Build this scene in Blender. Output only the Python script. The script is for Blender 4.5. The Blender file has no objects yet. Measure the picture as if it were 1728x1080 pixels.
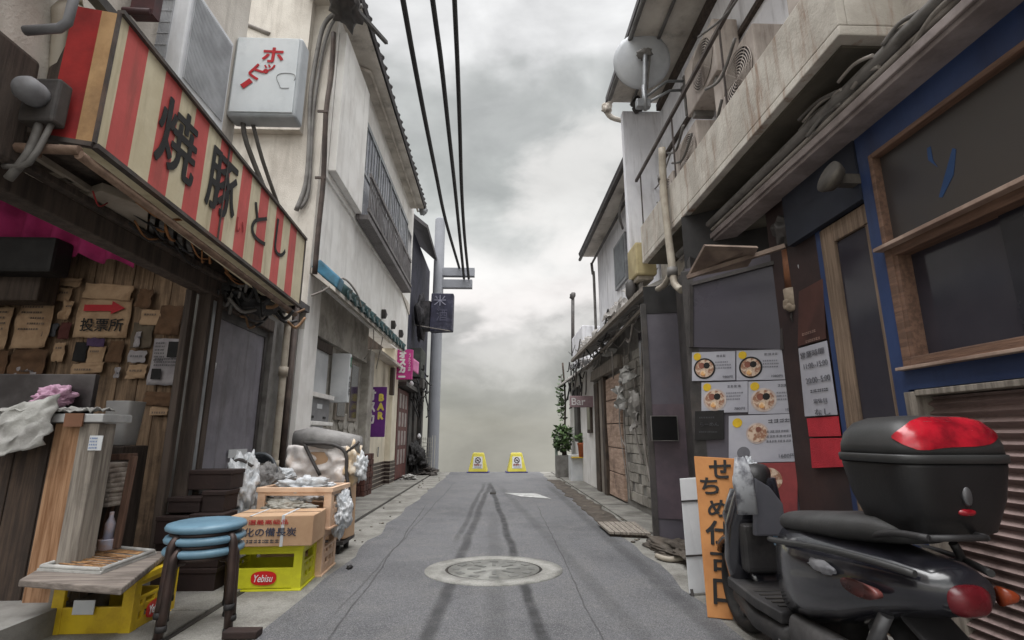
import bpy, bmesh, math, random
from mathutils import Vector, Matrix, noise
random.seed(11)
R = math.radians
SC = bpy.context.scene
COL = SC.collection

# ------------------------------------------------------------ camera, sky, sun, exposure
H, F, PITCH = 1.05, 864.0, R(12.7)
YAW = math.atan(29 / F * math.cos(PITCH))
cam_d = bpy.data.cameras.new('camera')
cam_d.lens, cam_d.sensor_width, cam_d.clip_start, cam_d.clip_end = 18, 36, 0.05, 2000
cam = bpy.data.objects.new('camera', cam_d); COL.objects.link(cam)
cam.location = (0, 0, H); cam.rotation_euler = (math.pi/2 + PITCH, 0, -YAW)
SC.camera = cam

SUN_EL, SUN_AZ = R(77), R(195)
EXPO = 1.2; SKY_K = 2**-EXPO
W = bpy.data.worlds.new('World'); SC.world = W; W.use_nodes = True
nt = W.node_tree; N = nt.nodes; L = nt.links
for n in list(N): N.remove(n)
wout = N.new('ShaderNodeOutputWorld')
sky = N.new('ShaderNodeTexSky'); sky.sky_type = 'NISHITA'; sky.sun_disc = False
sky.sun_elevation = SUN_EL; sky.sun_rotation = SUN_AZ
bg1 = N.new('ShaderNodeBackground'); bg1.inputs[1].default_value = 0.07
L.new(sky.outputs[0], bg1.inputs[0])
tc = N.new('ShaderNodeTexCoord')
mp = N.new('ShaderNodeMapping'); mp.inputs['Scale'].default_value = (1.0, 1.0, 1.9); mp.inputs['Location'].default_value = (0.35, 0.1, 0.2)
L.new(tc.outputs['Generated'], mp.inputs[0])
def wnoise(scale, detail, rough, dist=0.0):
    n = N.new('ShaderNodeTexNoise'); n.inputs['Scale'].default_value = scale; n.inputs['Detail'].default_value = detail
    n.inputs['Roughness'].default_value = rough; n.inputs['Distortion'].default_value = dist
    L.new(mp.outputs[0], n.inputs['Vector']); return n
def wmath(op, a, b=None, c=None):
    m = N.new('ShaderNodeMath'); m.operation = op
    for i, x in enumerate((a, b, c)):
        if x is None: continue
        if isinstance(x, (int, float)): m.inputs[i].default_value = x
        else: L.new(x, m.inputs[i])
    return m.outputs[0]
sep = N.new('ShaderNodeSeparateXYZ'); L.new(tc.outputs['Generated'], sep.inputs[0])
na = wnoise(2.3, 5, .5, .3); nb = wnoise(5.5, 5, .5, .3)
el = wmath('ADD', sep.outputs[2], wmath('MULTIPLY', wmath('SUBTRACT', na.outputs[0], .5), .24))
el = wmath('ADD', el, wmath('MULTIPLY', wmath('SUBTRACT', nb.outputs[0], .5), .19))
cr = N.new('ShaderNodeValToRGB'); cr.color_ramp.interpolation = 'EASE'
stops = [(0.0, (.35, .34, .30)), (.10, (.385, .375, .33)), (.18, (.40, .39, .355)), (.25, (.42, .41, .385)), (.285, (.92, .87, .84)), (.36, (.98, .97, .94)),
         (.42, (.72, .735, .71)), (.48, (.49, .505, .485)), (.57, (.50, .512, .497)), (.63, (.84, .84, .835)), (.73, (.86, .86, .855)), (.80, (2.4, 2.4, 2.45)), (.90, (4.6, 4.6, 4.7)), (1.0, (4.6, 4.6, 4.7))]  # overhead stops lie out of view, boosted to light the lane
e = cr.color_ramp.elements
while len(e) < len(stops): e.new(.5)
for i, (p, c) in enumerate(stops): e[i].position = p; e[i].color = (*c, 1)
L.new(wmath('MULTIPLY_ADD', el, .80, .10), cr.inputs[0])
bg2 = N.new('ShaderNodeBackground'); bg2.inputs[1].default_value = 1.0
nc = wnoise(4.6, 6, .55, .25)
puff = N.new('ShaderNodeMapRange'); puff.inputs[1].default_value = .3; puff.inputs[2].default_value = .7; puff.inputs[3].default_value = .80; puff.inputs[4].default_value = 1.26
L.new(nc.outputs[0], puff.inputs[0])
pmul = N.new('ShaderNodeVectorMath'); pmul.operation = 'SCALE'; L.new(cr.outputs[0], pmul.inputs[0]); L.new(puff.outputs[0], pmul.inputs['Scale'])
gap_col = pmul.outputs[0]
for gx, gy, w_, amt in ((975, 365, .985, .55), (860, 505, .980, .40), (960, 490, .99, .35)):      # thin places in the cloud with a pale warm glow
    X_, Y_, Z_ = (gx-864)/F, 1.0, (540-gy)/F
    v_ = Vector((X_*math.cos(YAW)+math.sin(YAW)*(math.cos(PITCH)-Z_*math.sin(PITCH)), -X_*math.sin(YAW)+math.cos(YAW)*(math.cos(PITCH)-Z_*math.sin(PITCH)), math.sin(PITCH)+Z_*math.cos(PITCH))).normalized()
    sc_ = N.new('ShaderNodeVectorMath'); sc_.operation = 'DOT_PRODUCT'; L.new(tc.outputs['Generated'], sc_.inputs[0]); sc_.inputs[1].default_value = v_
    g_ = N.new('ShaderNodeMapRange'); g_.interpolation_type = 'SMOOTHSTEP'; g_.inputs[1].default_value = w_; g_.inputs[2].default_value = 1.0; g_.inputs[4].default_value = amt
    L.new(wmath('ADD', sc_.outputs['Value'], wmath('MULTIPLY', wmath('SUBTRACT', nc.outputs[0], .5), .05)), g_.inputs[0])
    ad = N.new('ShaderNodeMix'); ad.data_type = 'RGBA'; L.new(g_.outputs[0], ad.inputs[0]); L.new(gap_col, ad.inputs[6]); ad.inputs[7].default_value = (1.0, .965, .93, 1); gap_col = ad.outputs[2]
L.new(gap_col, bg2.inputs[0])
# unseen sky behind the camera is brightened, added as fill light for the lane
rear_fill = N.new('ShaderNodeMapRange'); rear_fill.interpolation_type = 'SMOOTHSTEP'
for i_, v_ in ((1, .15), (2, -.75), (3, SKY_K), (4, SKY_K*2.0)): rear_fill.inputs[i_].default_value = v_
L.new(sep.outputs[1], rear_fill.inputs[0]); L.new(rear_fill.outputs[0], bg2.inputs[1])
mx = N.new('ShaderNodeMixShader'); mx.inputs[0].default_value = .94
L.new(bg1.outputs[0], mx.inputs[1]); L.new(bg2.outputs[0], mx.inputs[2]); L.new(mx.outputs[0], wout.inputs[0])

sun_d = bpy.data.lights.new('sun', 'SUN'); sun_d.energy = 1.7; sun_d.angle = R(70); sun_d.color = (1, .99, .975)
sun = bpy.data.objects.new('sun', sun_d); COL.objects.link(sun)
sdir = Vector((math.sin(SUN_AZ)*math.cos(SUN_EL), math.cos(SUN_AZ)*math.cos(SUN_EL), math.sin(SUN_EL)))
sun.rotation_euler = sdir.to_track_quat('Z', 'Y').to_euler()
vs = SC.view_settings; vs.view_transform = 'Standard'; vs.look = 'None'; vs.exposure = EXPO; vs.gamma = 1.0
SC.cycles.max_bounces = 6; SC.cycles.diffuse_bounces = 4; SC.cycles.use_denoising = True

# ------------------------------------------------------------ pixel to world (1728x1080 photograph)
_r = Vector((math.cos(YAW), -math.sin(YAW), 0)); _f0 = Vector((math.sin(YAW), math.cos(YAW), 0)); _z = Vector((0, 0, 1))
_f = _f0*math.cos(PITCH) + _z*math.sin(PITCH); _u = _r.cross(_f); _C = Vector((0, 0, H))
def ray(x, y): return _r*((x-864)/F) + _u*((540-y)/F) + _f
def PX(x, y, X): d = ray(x, y); return _C + d*(X/d.x)
def PY(x, y, Y): d = ray(x, y); return _C + d*(Y/d.y)
def PZ(x, y, Z=0.0): d = ray(x, y); return _C + d*((Z-H)/d.z)

# ------------------------------------------------------------ materials
def lin(c): c /= 255.0; return c/12.92 if c <= .04045 else ((c+.055)/1.055)**2.4
def S(r, g, b, k=1.0): return tuple(min(.9, lin(x)*k) for x in (r, g, b))
MATS = {}
def pm(name, c, c2=None, scale=5, rough=.8, bump=0, bscale=40, metal=0, dirt=None, damt=.5, dscale=2.5, streak=False, lo=.35, hi=.65, trans=0, spec=.4, wave=None, fine=.0, coat=0, alpha=1):
    if name in MATS: return MATS[name]
    m = bpy.data.materials.new(name); MATS[name] = m; m.use_nodes = True
    nt = m.node_tree; N = nt.nodes; L = nt.links
    b = N['Principled BSDF']; b.inputs['Roughness'].default_value = rough; b.inputs['Metallic'].default_value = metal
    b.inputs['Specular IOR Level'].default_value = spec
    if coat: b.inputs['Coat Weight'].default_value = coat; b.inputs['Coat Roughness'].default_value = .12
    if trans: b.inputs['Transmission Weight'].default_value = trans
    if alpha < 1: b.inputs['Alpha'].default_value = alpha
    t = N.new('ShaderNodeTexCoord'); src = t.outputs['Object']
    def noi(sc, det=6, ro=.6, vec=None):
        n = N.new('ShaderNodeTexNoise'); n.inputs['Scale'].default_value = sc; n.inputs['Detail'].default_value = det; n.inputs['Roughness'].default_value = ro
        L.new(vec or src, n.inputs['Vector']); return n.outputs[0]
    def ramp(v, a, z):
        n = N.new('ShaderNodeMapRange'); n.interpolation_type = 'SMOOTHSTEP'; n.inputs[1].default_value = a; n.inputs[2].default_value = z; L.new(v, n.inputs[0]); return n.outputs[0]
    def mix(f, a, z, typ='MIX'):
        n = N.new('ShaderNodeMix'); n.data_type = 'RGBA'; n.blend_type = typ
        if isinstance(f, float): n.inputs[0].default_value = f
        else: L.new(f, n.inputs[0])
        for s, x in ((6, a), (7, z)):
            if isinstance(x, tuple): n.inputs[s].default_value = (*x, 1)
            else: L.new(x, n.inputs[s])
        return n.outputs[2]
    c2 = c2 or tuple(x*.72 for x in c)
    if wave:                                           # fine wood grain along an axis: (sx, sy, sz)
        mpn = N.new('ShaderNodeMapping'); mpn.inputs['Scale'].default_value = wave; L.new(src, mpn.inputs[0]); vec = mpn.outputs[0]
    else: vec = None
    col = mix(ramp(noi(scale, vec=vec), lo, hi), c, c2)
    if dirt:
        if streak:
            mpn = N.new('ShaderNodeMapping'); mpn.inputs['Scale'].default_value = (4, 4, .5); L.new(src, mpn.inputs[0])
            d = noi(dscale, 8, .65, mpn.outputs[0])
        else: d = noi(dscale, 8, .7)
        a = ramp(d, .48, .72)
        n = N.new('ShaderNodeMath'); n.operation = 'MULTIPLY'; L.new(a, n.inputs[0]); n.inputs[1].default_value = damt
        col = mix(n.outputs[0], col, dirt)
    if fine:
        f2 = noi(140, 3, .7); col = mix(float(fine), col, mix(ramp(f2, .3, .7), (.25, .25, .25), (.75, .75, .75)), 'OVERLAY')
    L.new(col, b.inputs['Base Color'])
    rr = N.new('ShaderNodeMapRange'); rr.inputs[3].default_value = max(.03, rough-.12); rr.inputs[4].default_value = min(1, rough+.12)
    L.new(noi(scale*2.3), rr.inputs[0]); L.new(rr.outputs[0], b.inputs['Roughness'])
    if bump:
        bn = N.new('ShaderNodeBump'); bn.inputs['Strength'].default_value = bump; bn.inputs['Distance'].default_value = .012
        L.new(noi(bscale, 6, .65, vec), bn.inputs['Height']); L.new(bn.outputs[0], b.inputs['Normal'])
    m.node_tree.nodes['Principled BSDF'].location = (300, 0)
    return m

# ------------------------------------------------------------ mesh builder
def mchain(o):
    M = Matrix.Identity(4)
    while o is not None: M = o.matrix_basis @ M; o = o.parent
    return M
class MB:
    def __init__(s): s.v = []; s.f = []; s.mi = []; s.sm = []
    def add(s, vs, fs, mi=0, sm=False):
        k = len(s.v); s.v += [Vector(v) for v in vs]
        for f in fs: s.f.append([k+i for i in f]); s.mi.append(mi); s.sm.append(sm)
        return s
    def quad(s, a, b, c, d, mi=0): return s.add([a, b, c, d], [(0, 1, 2, 3)], mi)
    def box(s, x0, x1, y0, y1, z0, z1, mi=0, M=None):
        vs = [Vector((x, y, z)) for z in (z0, z1) for y in (y0, y1) for x in (x0, x1)]
        if M is not None: vs = [M @ v for v in vs]
        return s.add(vs, [(0, 2, 3, 1), (4, 5, 7, 6), (0, 1, 5, 4), (2, 6, 7, 3), (1, 3, 7, 5), (0, 4, 6, 2)], mi)
    def bar(s, a, b, w, h, mi=0, up=None):
        a, b = Vector(a), Vector(b); d = (b-a).normalized(); u = Vector(up) if up else (Vector((0, 0, 1)) if abs(d.z) < .95 else Vector((0, 1, 0)))
        r = d.cross(u).normalized(); u = r.cross(d)
        vs = [p + r*(sx*w/2) + u*(sz*h/2) for p in (a, b) for sx, sz in ((-1, -1), (1, -1), (1, 1), (-1, 1))]
        return s.add(vs, [(0, 3, 2, 1), (4, 5, 6, 7), (0, 1, 5, 4), (1, 2, 6, 5), (2, 3, 7, 6), (3, 0, 4, 7)], mi)
    def prism(s, pts, vec, mi=0):
        pts = [Vector(p) for p in pts]; n = len(pts); vec = Vector(vec)
        return s.add(pts + [p+vec for p in pts], [tuple(range(n-1, -1, -1)), tuple(range(n, 2*n))] + [(i, (i+1) % n, n+(i+1) % n, n+i) for i in range(n)], mi)
    def tube(s, pts, r, n=8, mi=0, r2=None, sub=0):
        pts = [Vector(p) for p in pts]
        if sub:                                       # Catmull-Rom refinement
            q = []
            for i in range(len(pts)-1):
                p0, p1, p2, p3 = pts[max(i-1, 0)], pts[i], pts[i+1], pts[min(i+2, len(pts)-1)]
                for k in range(sub):
                    t = k/sub; q.append(.5*((2*p1)+(p2-p0)*t+(2*p0-5*p1+4*p2-p3)*t*t+(3*p1-p0-3*p2+p3)*t**3))
            q.append(pts[-1]); pts = q
        vs = []; prev = None; m = len(pts)
        for i, p in enumerate(pts):
            d = (pts[min(i+1, m-1)]-pts[max(i-1, 0)]).normalized()
            if prev is None: u = d.orthogonal().normalized()
            else: u = (prev - d*prev.dot(d)); u = u.normalized() if u.length > 1e-6 else d.orthogonal().normalized()
            prev = u; w = d.cross(u); rr = r if r2 is None else r+(r2-r)*i/(m-1)
            vs += [p + u*(rr*math.cos(2*math.pi*k/n)) + w*(rr*math.sin(2*math.pi*k/n)) for k in range(n)]
        fs = [(i*n+k, i*n+(k+1) % n, (i+1)*n+(k+1) % n, (i+1)*n+k) for i in range(m-1) for k in range(n)]
        s.add(vs, fs, mi, True)
        k = len(s.v)-len(vs)
        s.f.append([k+i for i in range(n-1, -1, -1)]); s.f.append([k+(m-1)*n+i for i in range(n)]); s.mi += [mi, mi]; s.sm += [False, False]
        return s
    def lathe(s, prof, c=(0, 0, 0), n=24, mi=0, M=None, sx=1, sy=1):
        c = Vector(c); M = M or Matrix.Identity(3); vs = []
        for r, z in prof: vs += [c + M @ Vector((sx*r*math.cos(2*math.pi*k/n), sy*r*math.sin(2*math.pi*k/n), z)) for k in range(n)]
        m = len(prof)
        fs = [(i*n+k, i*n+(k+1) % n, (i+1)*n+(k+1) % n, (i+1)*n+k) for i in range(m-1) for k in range(n)]
        fs += [tuple(range(n-1, -1, -1)), tuple((m-1)*n+i for i in range(n))]
        return s.add(vs, fs, mi, True)
    def loft(s, secs, n=20, mi=0, cap=True):
        # secs: (centre, right vec, up vec, halfw, halfh, power)
        vs = []
        for c, r, u, w, h, p in secs:
            c, r, u = Vector(c), Vector(r), Vector(u)
            for k in range(n):
                a = 2*math.pi*k/n; ca, sa = math.cos(a), math.sin(a)
                vs.append(c + r*(w*math.copysign(abs(ca)**(2/p), ca)) + u*(h*math.copysign(abs(sa)**(2/p), sa)))
        m = len(secs)
        fs = [(i*n+k, i*n+(k+1) % n, (i+1)*n+(k+1) % n, (i+1)*n+k) for i in range(m-1) for k in range(n)]
        if cap: fs += [tuple(range(n-1, -1, -1)), tuple((m-1)*n+i for i in range(n))]
        return s.add(vs, fs, mi, True)
    def blob(s, c, size, seed=0, amt=.25, fr=2.2, sub=3, mi=0, flat=None, crease=0):
        bm = bmesh.new(); bmesh.ops.create_icosphere(bm, subdivisions=sub, radius=1)
        vs = []
        for v in bm.verts:
            p = v.co.copy(); d = 1 + amt*noise.noise(p*fr+Vector((seed*7.1, seed*3.3, 0))) + amt*.5*abs(noise.noise(p*fr*2.7+Vector((seed, 0, seed))))
            d += crease*(.5-abs(noise.noise(p*3.1+Vector((seed*1.7, 9, seed)))*2.2)) + crease*.55*(.5-abs(noise.noise(p*6.7+Vector((3, seed*2.1, 1)))*2.2)) if crease else 0; q = Vector((p.x*d*size[0], p.y*d*size[1], p.z*d*size[2]))
            if flat is not None: q.z = max(q.z, flat)
            vs.append(Vector(c)+q)
        fs = [tuple(x.index for x in f.verts) for f in bm.faces]; bm.free()
        return s.add(vs, fs, mi, True)
    def sheet(s, o, ru, uu, nx, ny, fn=None, mi=0, th=.004, smooth=True):
        # sheet spanned by ru and uu with displacement fn(u, v) -> Vector, given a small thickness
        o, ru, uu = Vector(o), Vector(ru), Vector(uu); nn = ru.cross(uu).normalized(); top = []
        for j in range(ny+1):
            for i in range(nx+1):
                p = o + ru*(i/nx) + uu*(j/ny)
                if fn: p = p + fn(i/nx, j/ny)
                top.append(p)
        k = (nx+1)*(ny+1); vs = top + [p - nn*th for p in top]
        fs = []
        for j in range(ny):
            for i in range(nx):
                a = j*(nx+1)+i; fs.append((a, a+1, a+nx+2, a+nx+1)); fs.append((k+a, k+a+nx+1, k+a+nx+2, k+a+1))
        for i in range(nx): fs.append((i, k+i, k+i+1, i+1)); a = ny*(nx+1)+i; fs.append((a, a+1, k+a+1, k+a))
        for j in range(ny): a = j*(nx+1); fs.append((a, a+nx+1, k+a+nx+1, k+a)); a += nx; fs.append((a, k+a, k+a+nx+1, a+nx+1))
        return s.add(vs, fs, mi, smooth)
    def build(s, name, mats, parent=None, bevel=0, seg=2, local=False, wob=0):
        if not isinstance(mats, (list, tuple)): mats = [mats]
        me = bpy.data.meshes.new(name); bm = bmesh.new()
        inv = Matrix.Identity(4) if (parent is None or local) else mchain(parent).inverted()
        bv = []
        for v in s.v:
            p = v
            if wob: p = v + Vector([noise.noise(v*1.7+Vector((k*9.1, 0, 0)))*wob for k in range(3)])
            bv.append(bm.verts.new(inv @ p))
        for f, mi, sm in zip(s.f, s.mi, s.sm):
            try: bf = bm.faces.new([bv[i] for i in f])
            except ValueError: continue
            bf.material_index = mi; bf.smooth = sm
        bmesh.ops.recalc_face_normals(bm, faces=bm.faces)
        if bevel:
            ed = [x for x in bm.edges if len(x.link_faces) == 2 and x.calc_face_angle(0) > R(35)]
            bmesh.ops.bevel(bm, geom=ed, offset=bevel, segments=seg, affect='EDGES', profile=.6, clamp_overlap=True)
        bm.to_mesh(me); bm.free()
        for m in mats: me.materials.append(m)
        o = bpy.data.objects.new(name, me); COL.objects.link(o)
        if parent is not None: o.parent = parent
        return o

def tag(o, label=None, cat=None, group=None, kind=None):
    if label: o['label'] = label
    if cat: o['category'] = cat
    if group: o['group'] = group
    if kind: o['kind'] = kind
    return o
def thing(name, label, cat, loc=(0, 0, 0), rz=0, group=None):
    o = bpy.data.objects.new(name, None); COL.objects.link(o); o.empty_display_size = .1
    o.location = loc; o.rotation_euler = (0, 0, rz); return tag(o, label, cat, group)
def copy_tree(o, parent=None):
    c = o.copy(); COL.objects.link(c)
    if parent is not None: c.parent = parent
    for ch in list(o.children): copy_tree(ch, c)
    return c

def lettering(txt, o, right, up, w, h, mat, parent, bold=0.0, name='lettering', vertical=False, th=.003, shear=0):
    # text mesh fitted to a w x h rectangle centred on o
    cu = bpy.data.curves.new('text', 'FONT'); cu.body = '\n'.join(txt) if vertical else txt
    cu.size = 1; cu.align_x = 'CENTER'; cu.space_line = .95; cu.resolution_u = 4; cu.shear = shear; cu.extrude = .001
    ob = bpy.data.objects.new('text', cu); COL.objects.link(ob)
    dg = bpy.context.evaluated_depsgraph_get(); dg.update()
    me = bpy.data.meshes.new_from_object(ob.evaluated_get(dg)); bpy.data.objects.remove(ob); bpy.data.curves.remove(cu)
    xs = [v.co.x for v in me.vertices]; ys = [v.co.y for v in me.vertices]
    if not xs: return None
    x0, x1, y0, y1 = min(xs), max(xs), min(ys), max(ys); o = Vector(o); right = Vector(right).normalized(); up = Vector(up).normalized(); n = right.cross(up)
    inv = mchain(parent).inverted() if parent is not None else Matrix.Identity(4)
    for v in me.vertices:
        u = (v.co.x-(x0+x1)/2)/(x1-x0)*w; t = (v.co.y-(y0+y1)/2)/(y1-y0)*h
        v.co = inv @ (o + right*u + up*t + n*(th if v.co.z > 0 else .0006))
    if bold:
        bm = bmesh.new(); bm.from_mesh(me); base = list(bm.verts); geo = list(bm.faces); k = 0; fi = inv.to_3x3()
        for i in range(8):
            a = i*math.pi/4; d_ = fi @ (right*(bold*h*.8*math.cos(a)) + up*(bold*h*.8*math.sin(a)) + n*(.00008*(i+1)))
            r_ = bmesh.ops.duplicate(bm, geom=geo); bmesh.ops.translate(bm, verts=[e_ for e_ in r_['geom'] if isinstance(e_, bmesh.types.BMVert)], vec=d_)
        bm.to_mesh(me); bm.free()
    me.name = name; me.materials.clear(); me.materials.append(mat)
    ob = bpy.data.objects.new(name, me); COL.objects.link(ob)
    if parent is not None: ob.parent = parent
    return ob
def textlines(o, right, up, w, rows, dy, mat, parent, h=.006, name='lettering', seed=1):
    rnd = random.Random(seed); m = MB(); o, right, up = Vector(o), Vector(right).normalized(), Vector(up).normalized(); n = right.cross(up)
    for k in range(rows):
        x = 0
        while x < w*(.75+.25*rnd.random()):
            l = rnd.uniform(.4, 1.0)*h*1.3; q = o + right*x - up*(k*dy) + n*.0015
            a = rnd.uniform(.25, .8)*h
            m.quad(q, q+right*l, q+right*l+up*h*.28, q+up*h*.28); m.quad(q+up*h*.6, q+right*l+up*h*.6, q+right*l+up*h*.85, q+up*h*.85)
            m.quad(q+right*a, q+right*(a+h*.22), q+right*(a+h*.22)+up*h, q+right*a+up*h)
            x += l + h*.35
    return m.build(name, mat, parent)
# ------------------------------------------------------------ material palette
M_white = pm('plaster_white', S(236, 234, 231), S(220, 217, 213), 2.2, .9, .25, 60, dirt=S(150, 146, 141), damt=.3, dscale=1.6, streak=True)
M_beige = pm('stucco_beige', S(208, 202, 193), S(188, 181, 172), 2.0, .95, .6, 75, dirt=S(112, 103, 92), damt=.45, dscale=1.2, streak=True)
M_conc = pm('concrete_weathered', S(198, 193, 184), S(170, 164, 155), 3, .9, .4, 40, dirt=S(124, 88, 62), damt=.85, dscale=2.3, streak=True)
M_conc2 = pm('concrete_grey', S(128, 126, 122), S(108, 105, 101), 5, .92, .4, 50, dirt=S(78, 74, 68), damt=.6, dscale=2)
M_dwood = pm('wood_dark', S(80, 69, 62), S(56, 48, 43), 3, .85, .4, 20, wave=(9, 9, .7), dirt=S(92, 80, 70), damt=.35)
M_plank = pm('wood_plank_brown', S(158, 132, 107), S(112, 92, 74), 3, .85, .4, 14, wave=(12, 12, .8), dirt=S(38, 31, 27), damt=.7, dscale=1.6)
M_owood = pm('wood_orange', S(164, 128, 98), S(122, 86, 58), 3, .8, .35, 14, wave=(14, 14, .8), dirt=S(86, 64, 48), damt=.5)
M_gwood = pm('wood_grey', S(150, 142, 132), S(112, 104, 96), 3, .88, .4, 14, wave=(14, 14, .8), dirt=S(80, 72, 66), damt=.5)
M_frame = pm('wood_frame_brown', S(122, 94, 78), S(94, 72, 60), 3, .7, .35, 14, wave=(14, 1.2, 14), dirt=S(66, 48, 38), damt=.5)
M_dark = pm('dark_metal', S(72, 68, 67), S(52, 50, 49), 6, .6, .2, 40, dirt=S(86, 76, 68), damt=.4)
M_black = pm('black_matte', S(40, 38, 38), S(30, 29, 29), 6, .7, .15, 40)
M_grey = pm('grey_paint', S(128, 128, 130), S(112, 112, 115), 4, .6, .1, 40, dirt=S(88, 84, 80), damt=.4)
M_greyd = pm('grey_door', S(134, 131, 139), S(112, 109, 117), 3, .55, .15, 30, dirt=S(66, 62, 62), damt=.55, streak=True)
M_alu = pm('aluminium', S(150, 152, 155), S(128, 130, 133), 5, .42, .1, 50, metal=.55, dirt=S(92, 88, 84), damt=.35)
M_pipe = pm('pvc_pipe', S(172, 164, 150), S(150, 141, 128), 5, .6, .1, 40, dirt=S(110, 98, 84), damt=.5)
M_pipeg = pm('pipe_grey', S(118, 115, 112), S(96, 93, 90), 5, .6, .15, 40, dirt=S(70, 64, 60), damt=.5)
M_cable = pm('cable_black', S(46, 45, 46), S(36, 35, 36), 5, .6)
M_cablew = pm('cable_pale', S(156, 150, 144), S(124, 118, 112), 5, .6)
M_glassd = pm('glass_dark', S(50, 48, 56), S(62, 60, 67), .9, .14, 0, 40, spec=.5)
M_red = pm('red_paint', S(204, 92, 88), S(184, 80, 76), 3, .6, .1, 30, dirt=S(120, 72, 62), damt=.5, streak=True)
M_cream = pm('cream_sheet', S(214, 204, 176), S(196, 184, 154), 3, .6, .1, 30, dirt=S(140, 124, 98), damt=.55, streak=True)
M_ink = pm('ink_black', S(34, 32, 32), S(26, 25, 25), 8, .7)
M_inkg = pm('ink_grey', S(80, 80, 84), S(64, 64, 68), 8, .8)
M_inkr = pm('ink_red', S(186, 40, 48), S(170, 34, 42), 8, .6)
M_inkw = pm('ink_white', S(226, 222, 222), S(208, 204, 204), 8, .7)
M_yellow = pm('plastic_yellow', S(212, 182, 42), S(196, 164, 36), 4, .42, .06, 40, dirt=S(140, 112, 34), damt=.45, dscale=4)
M_lemon = pm('plastic_lemon', S(210, 208, 44), S(194, 192, 38), 4, .42, .06, 40, dirt=S(150, 140, 40), damt=.3, dscale=4)
M_peach = pm('plastic_peach', S(222, 190, 162), S(206, 172, 144), 4, .5, .06, 40, dirt=S(150, 112, 88), damt=.4, dscale=4)
M_logo = pm('logo_red', S(206, 34, 34), S(190, 28, 28), 5, .45)
M_card = pm('cardboard', S(192, 160, 130), S(176, 144, 114), 3, .9, .1, 30, dirt=S(140, 104, 78), damt=.35)
M_bag = pm('plastic_bag', S(214, 216, 218), S(176, 180, 184), 7, .35, .9, 16, spec=.55, dirt=S(140, 142, 144), damt=.4)
M_cloth = pm('cloth_grey', S(150, 148, 146), S(116, 114, 113), 4, .95, .4, 60, dirt=S(90, 86, 84), damt=.4)
M_clothw = pm('cloth_white', S(176, 175, 171), S(146, 144, 141), 6, .95, .4, 80)
M_clothp = pm('cloth_pink', S(206, 168, 190), S(180, 140, 164), 6, .95, .3, 80)
M_mag = pm('cloth_magenta', S(184, 56, 116), S(140, 38, 86), 3, .9, .2, 30)
M_stool = pm('vinyl_blue', S(108, 140, 158), S(92, 122, 140), 5, .42, .08, 60, dirt=S(120, 130, 136), damt=.3)
M_leg = pm('leg_brown_steel', S(70, 56, 52), S(50, 42, 40), 6, .38, .1, 30, metal=.45, dirt=S(96, 78, 68), damt=.4)
M_brownbox = pm('brown_box', S(46, 32, 29), S(36, 25, 23), 4, .7, .2, 30)
M_tile = pm('tile_teal', S(66, 92, 94), S(46, 68, 71), 5, .4, .15, 30, dirt=S(110, 116, 112), damt=.5)
M_roof = pm('roof_tile_dark', S(92, 89, 91), S(70, 68, 70), 5, .75, .4, 30, dirt=S(106, 100, 96), damt=.5)
M_soff = pm('soffit_grey', S(206, 200, 191), S(186, 179, 170), 3, .9, .2, 30, dirt=S(80, 72, 66), damt=.5)
M_stone = pm('stone_grey', S(178, 173, 165), S(146, 142, 134), 4, .92, .6, 30, dirt=S(84, 80, 74), damt=.5)
M_brick = pm('brick_brown', S(92, 58, 50), S(66, 42, 38), 7, .8, .3, 50, dirt=S(52, 38, 34), damt=.5)
M_tiled = pm('tile_black_brown', S(64, 52, 48), S(48, 39, 37), 7, .4, .1, 40)
M_joint = pm('joint_pale', S(170, 160, 148), None, 7, .9)
M_purple = pm('purple_board', S(104, 44, 124), S(86, 34, 106), 3, .5, .05)
M_pink = pm('pink_board', S(196, 66, 140), S(172, 52, 122), 3, .5, .05, dirt=S(140, 40, 100), damt=.3)
M_ylet = pm('letter_yellow', S(224, 206, 92), None, 5, .5)
M_reddoor = pm('red_brown_door', S(98, 54, 50), S(76, 42, 40), 4, .6, .15, 30)
M_navy = pm('navy_board', S(54, 54, 74), S(38, 38, 54), 4, .6, .15, 30, dirt=S(108, 108, 124), damt=.5, dscale=5)
M_dkcorr = pm('corrugated_dark', S(78, 78, 92), S(62, 62, 74), 3, .6, .1, 30, streak=True, dirt=S(52, 50, 58), damt=.5)
M_polec = pm('pole_grey', S(140, 142, 148), S(134, 136, 142), 2, .85, .08, 60)
M_paper = pm('paper_aged', S(192, 162, 132), S(162, 132, 104), 4, .95, .15, 30, dirt=S(104, 78, 58), damt=.6, dscale=5)
M_paperw = pm('paper_white', S(176, 170, 172), S(152, 146, 150), 5, .95, .15, 30, dirt=S(110, 100, 104), damt=.4, dscale=6)
M_paperd = pm('paper_brown', S(116, 88, 66), S(88, 66, 50), 4, .95, .15, 30, dirt=S(60, 44, 36), damt=.6, dscale=5)
M_paint = pm('sign_white', S(206, 208, 210), S(190, 193, 196), 3, .5, .05, 30, dirt=S(150, 150, 150), damt=.3)
M_menu = pm('menu_white', S(176, 176, 184), S(164, 164, 174), 4, .55, .03, 30, dirt=S(160, 158, 164), damt=.3)
M_ymark = pm('yellow_sticker', S(222, 184, 40), None, 5, .6)
M_blue = pm('blue_board', S(48, 66, 106), S(38, 53, 88), 2.2, .5, .12, 30, dirt=S(30, 36, 62), damt=.6, dscale=1.5, streak=True)
M_shut = pm('shutter_brown', S(150, 130, 126), S(122, 105, 101), 3, .6, .12, 30, dirt=S(60, 46, 44), damt=.5, streak=True)
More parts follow.
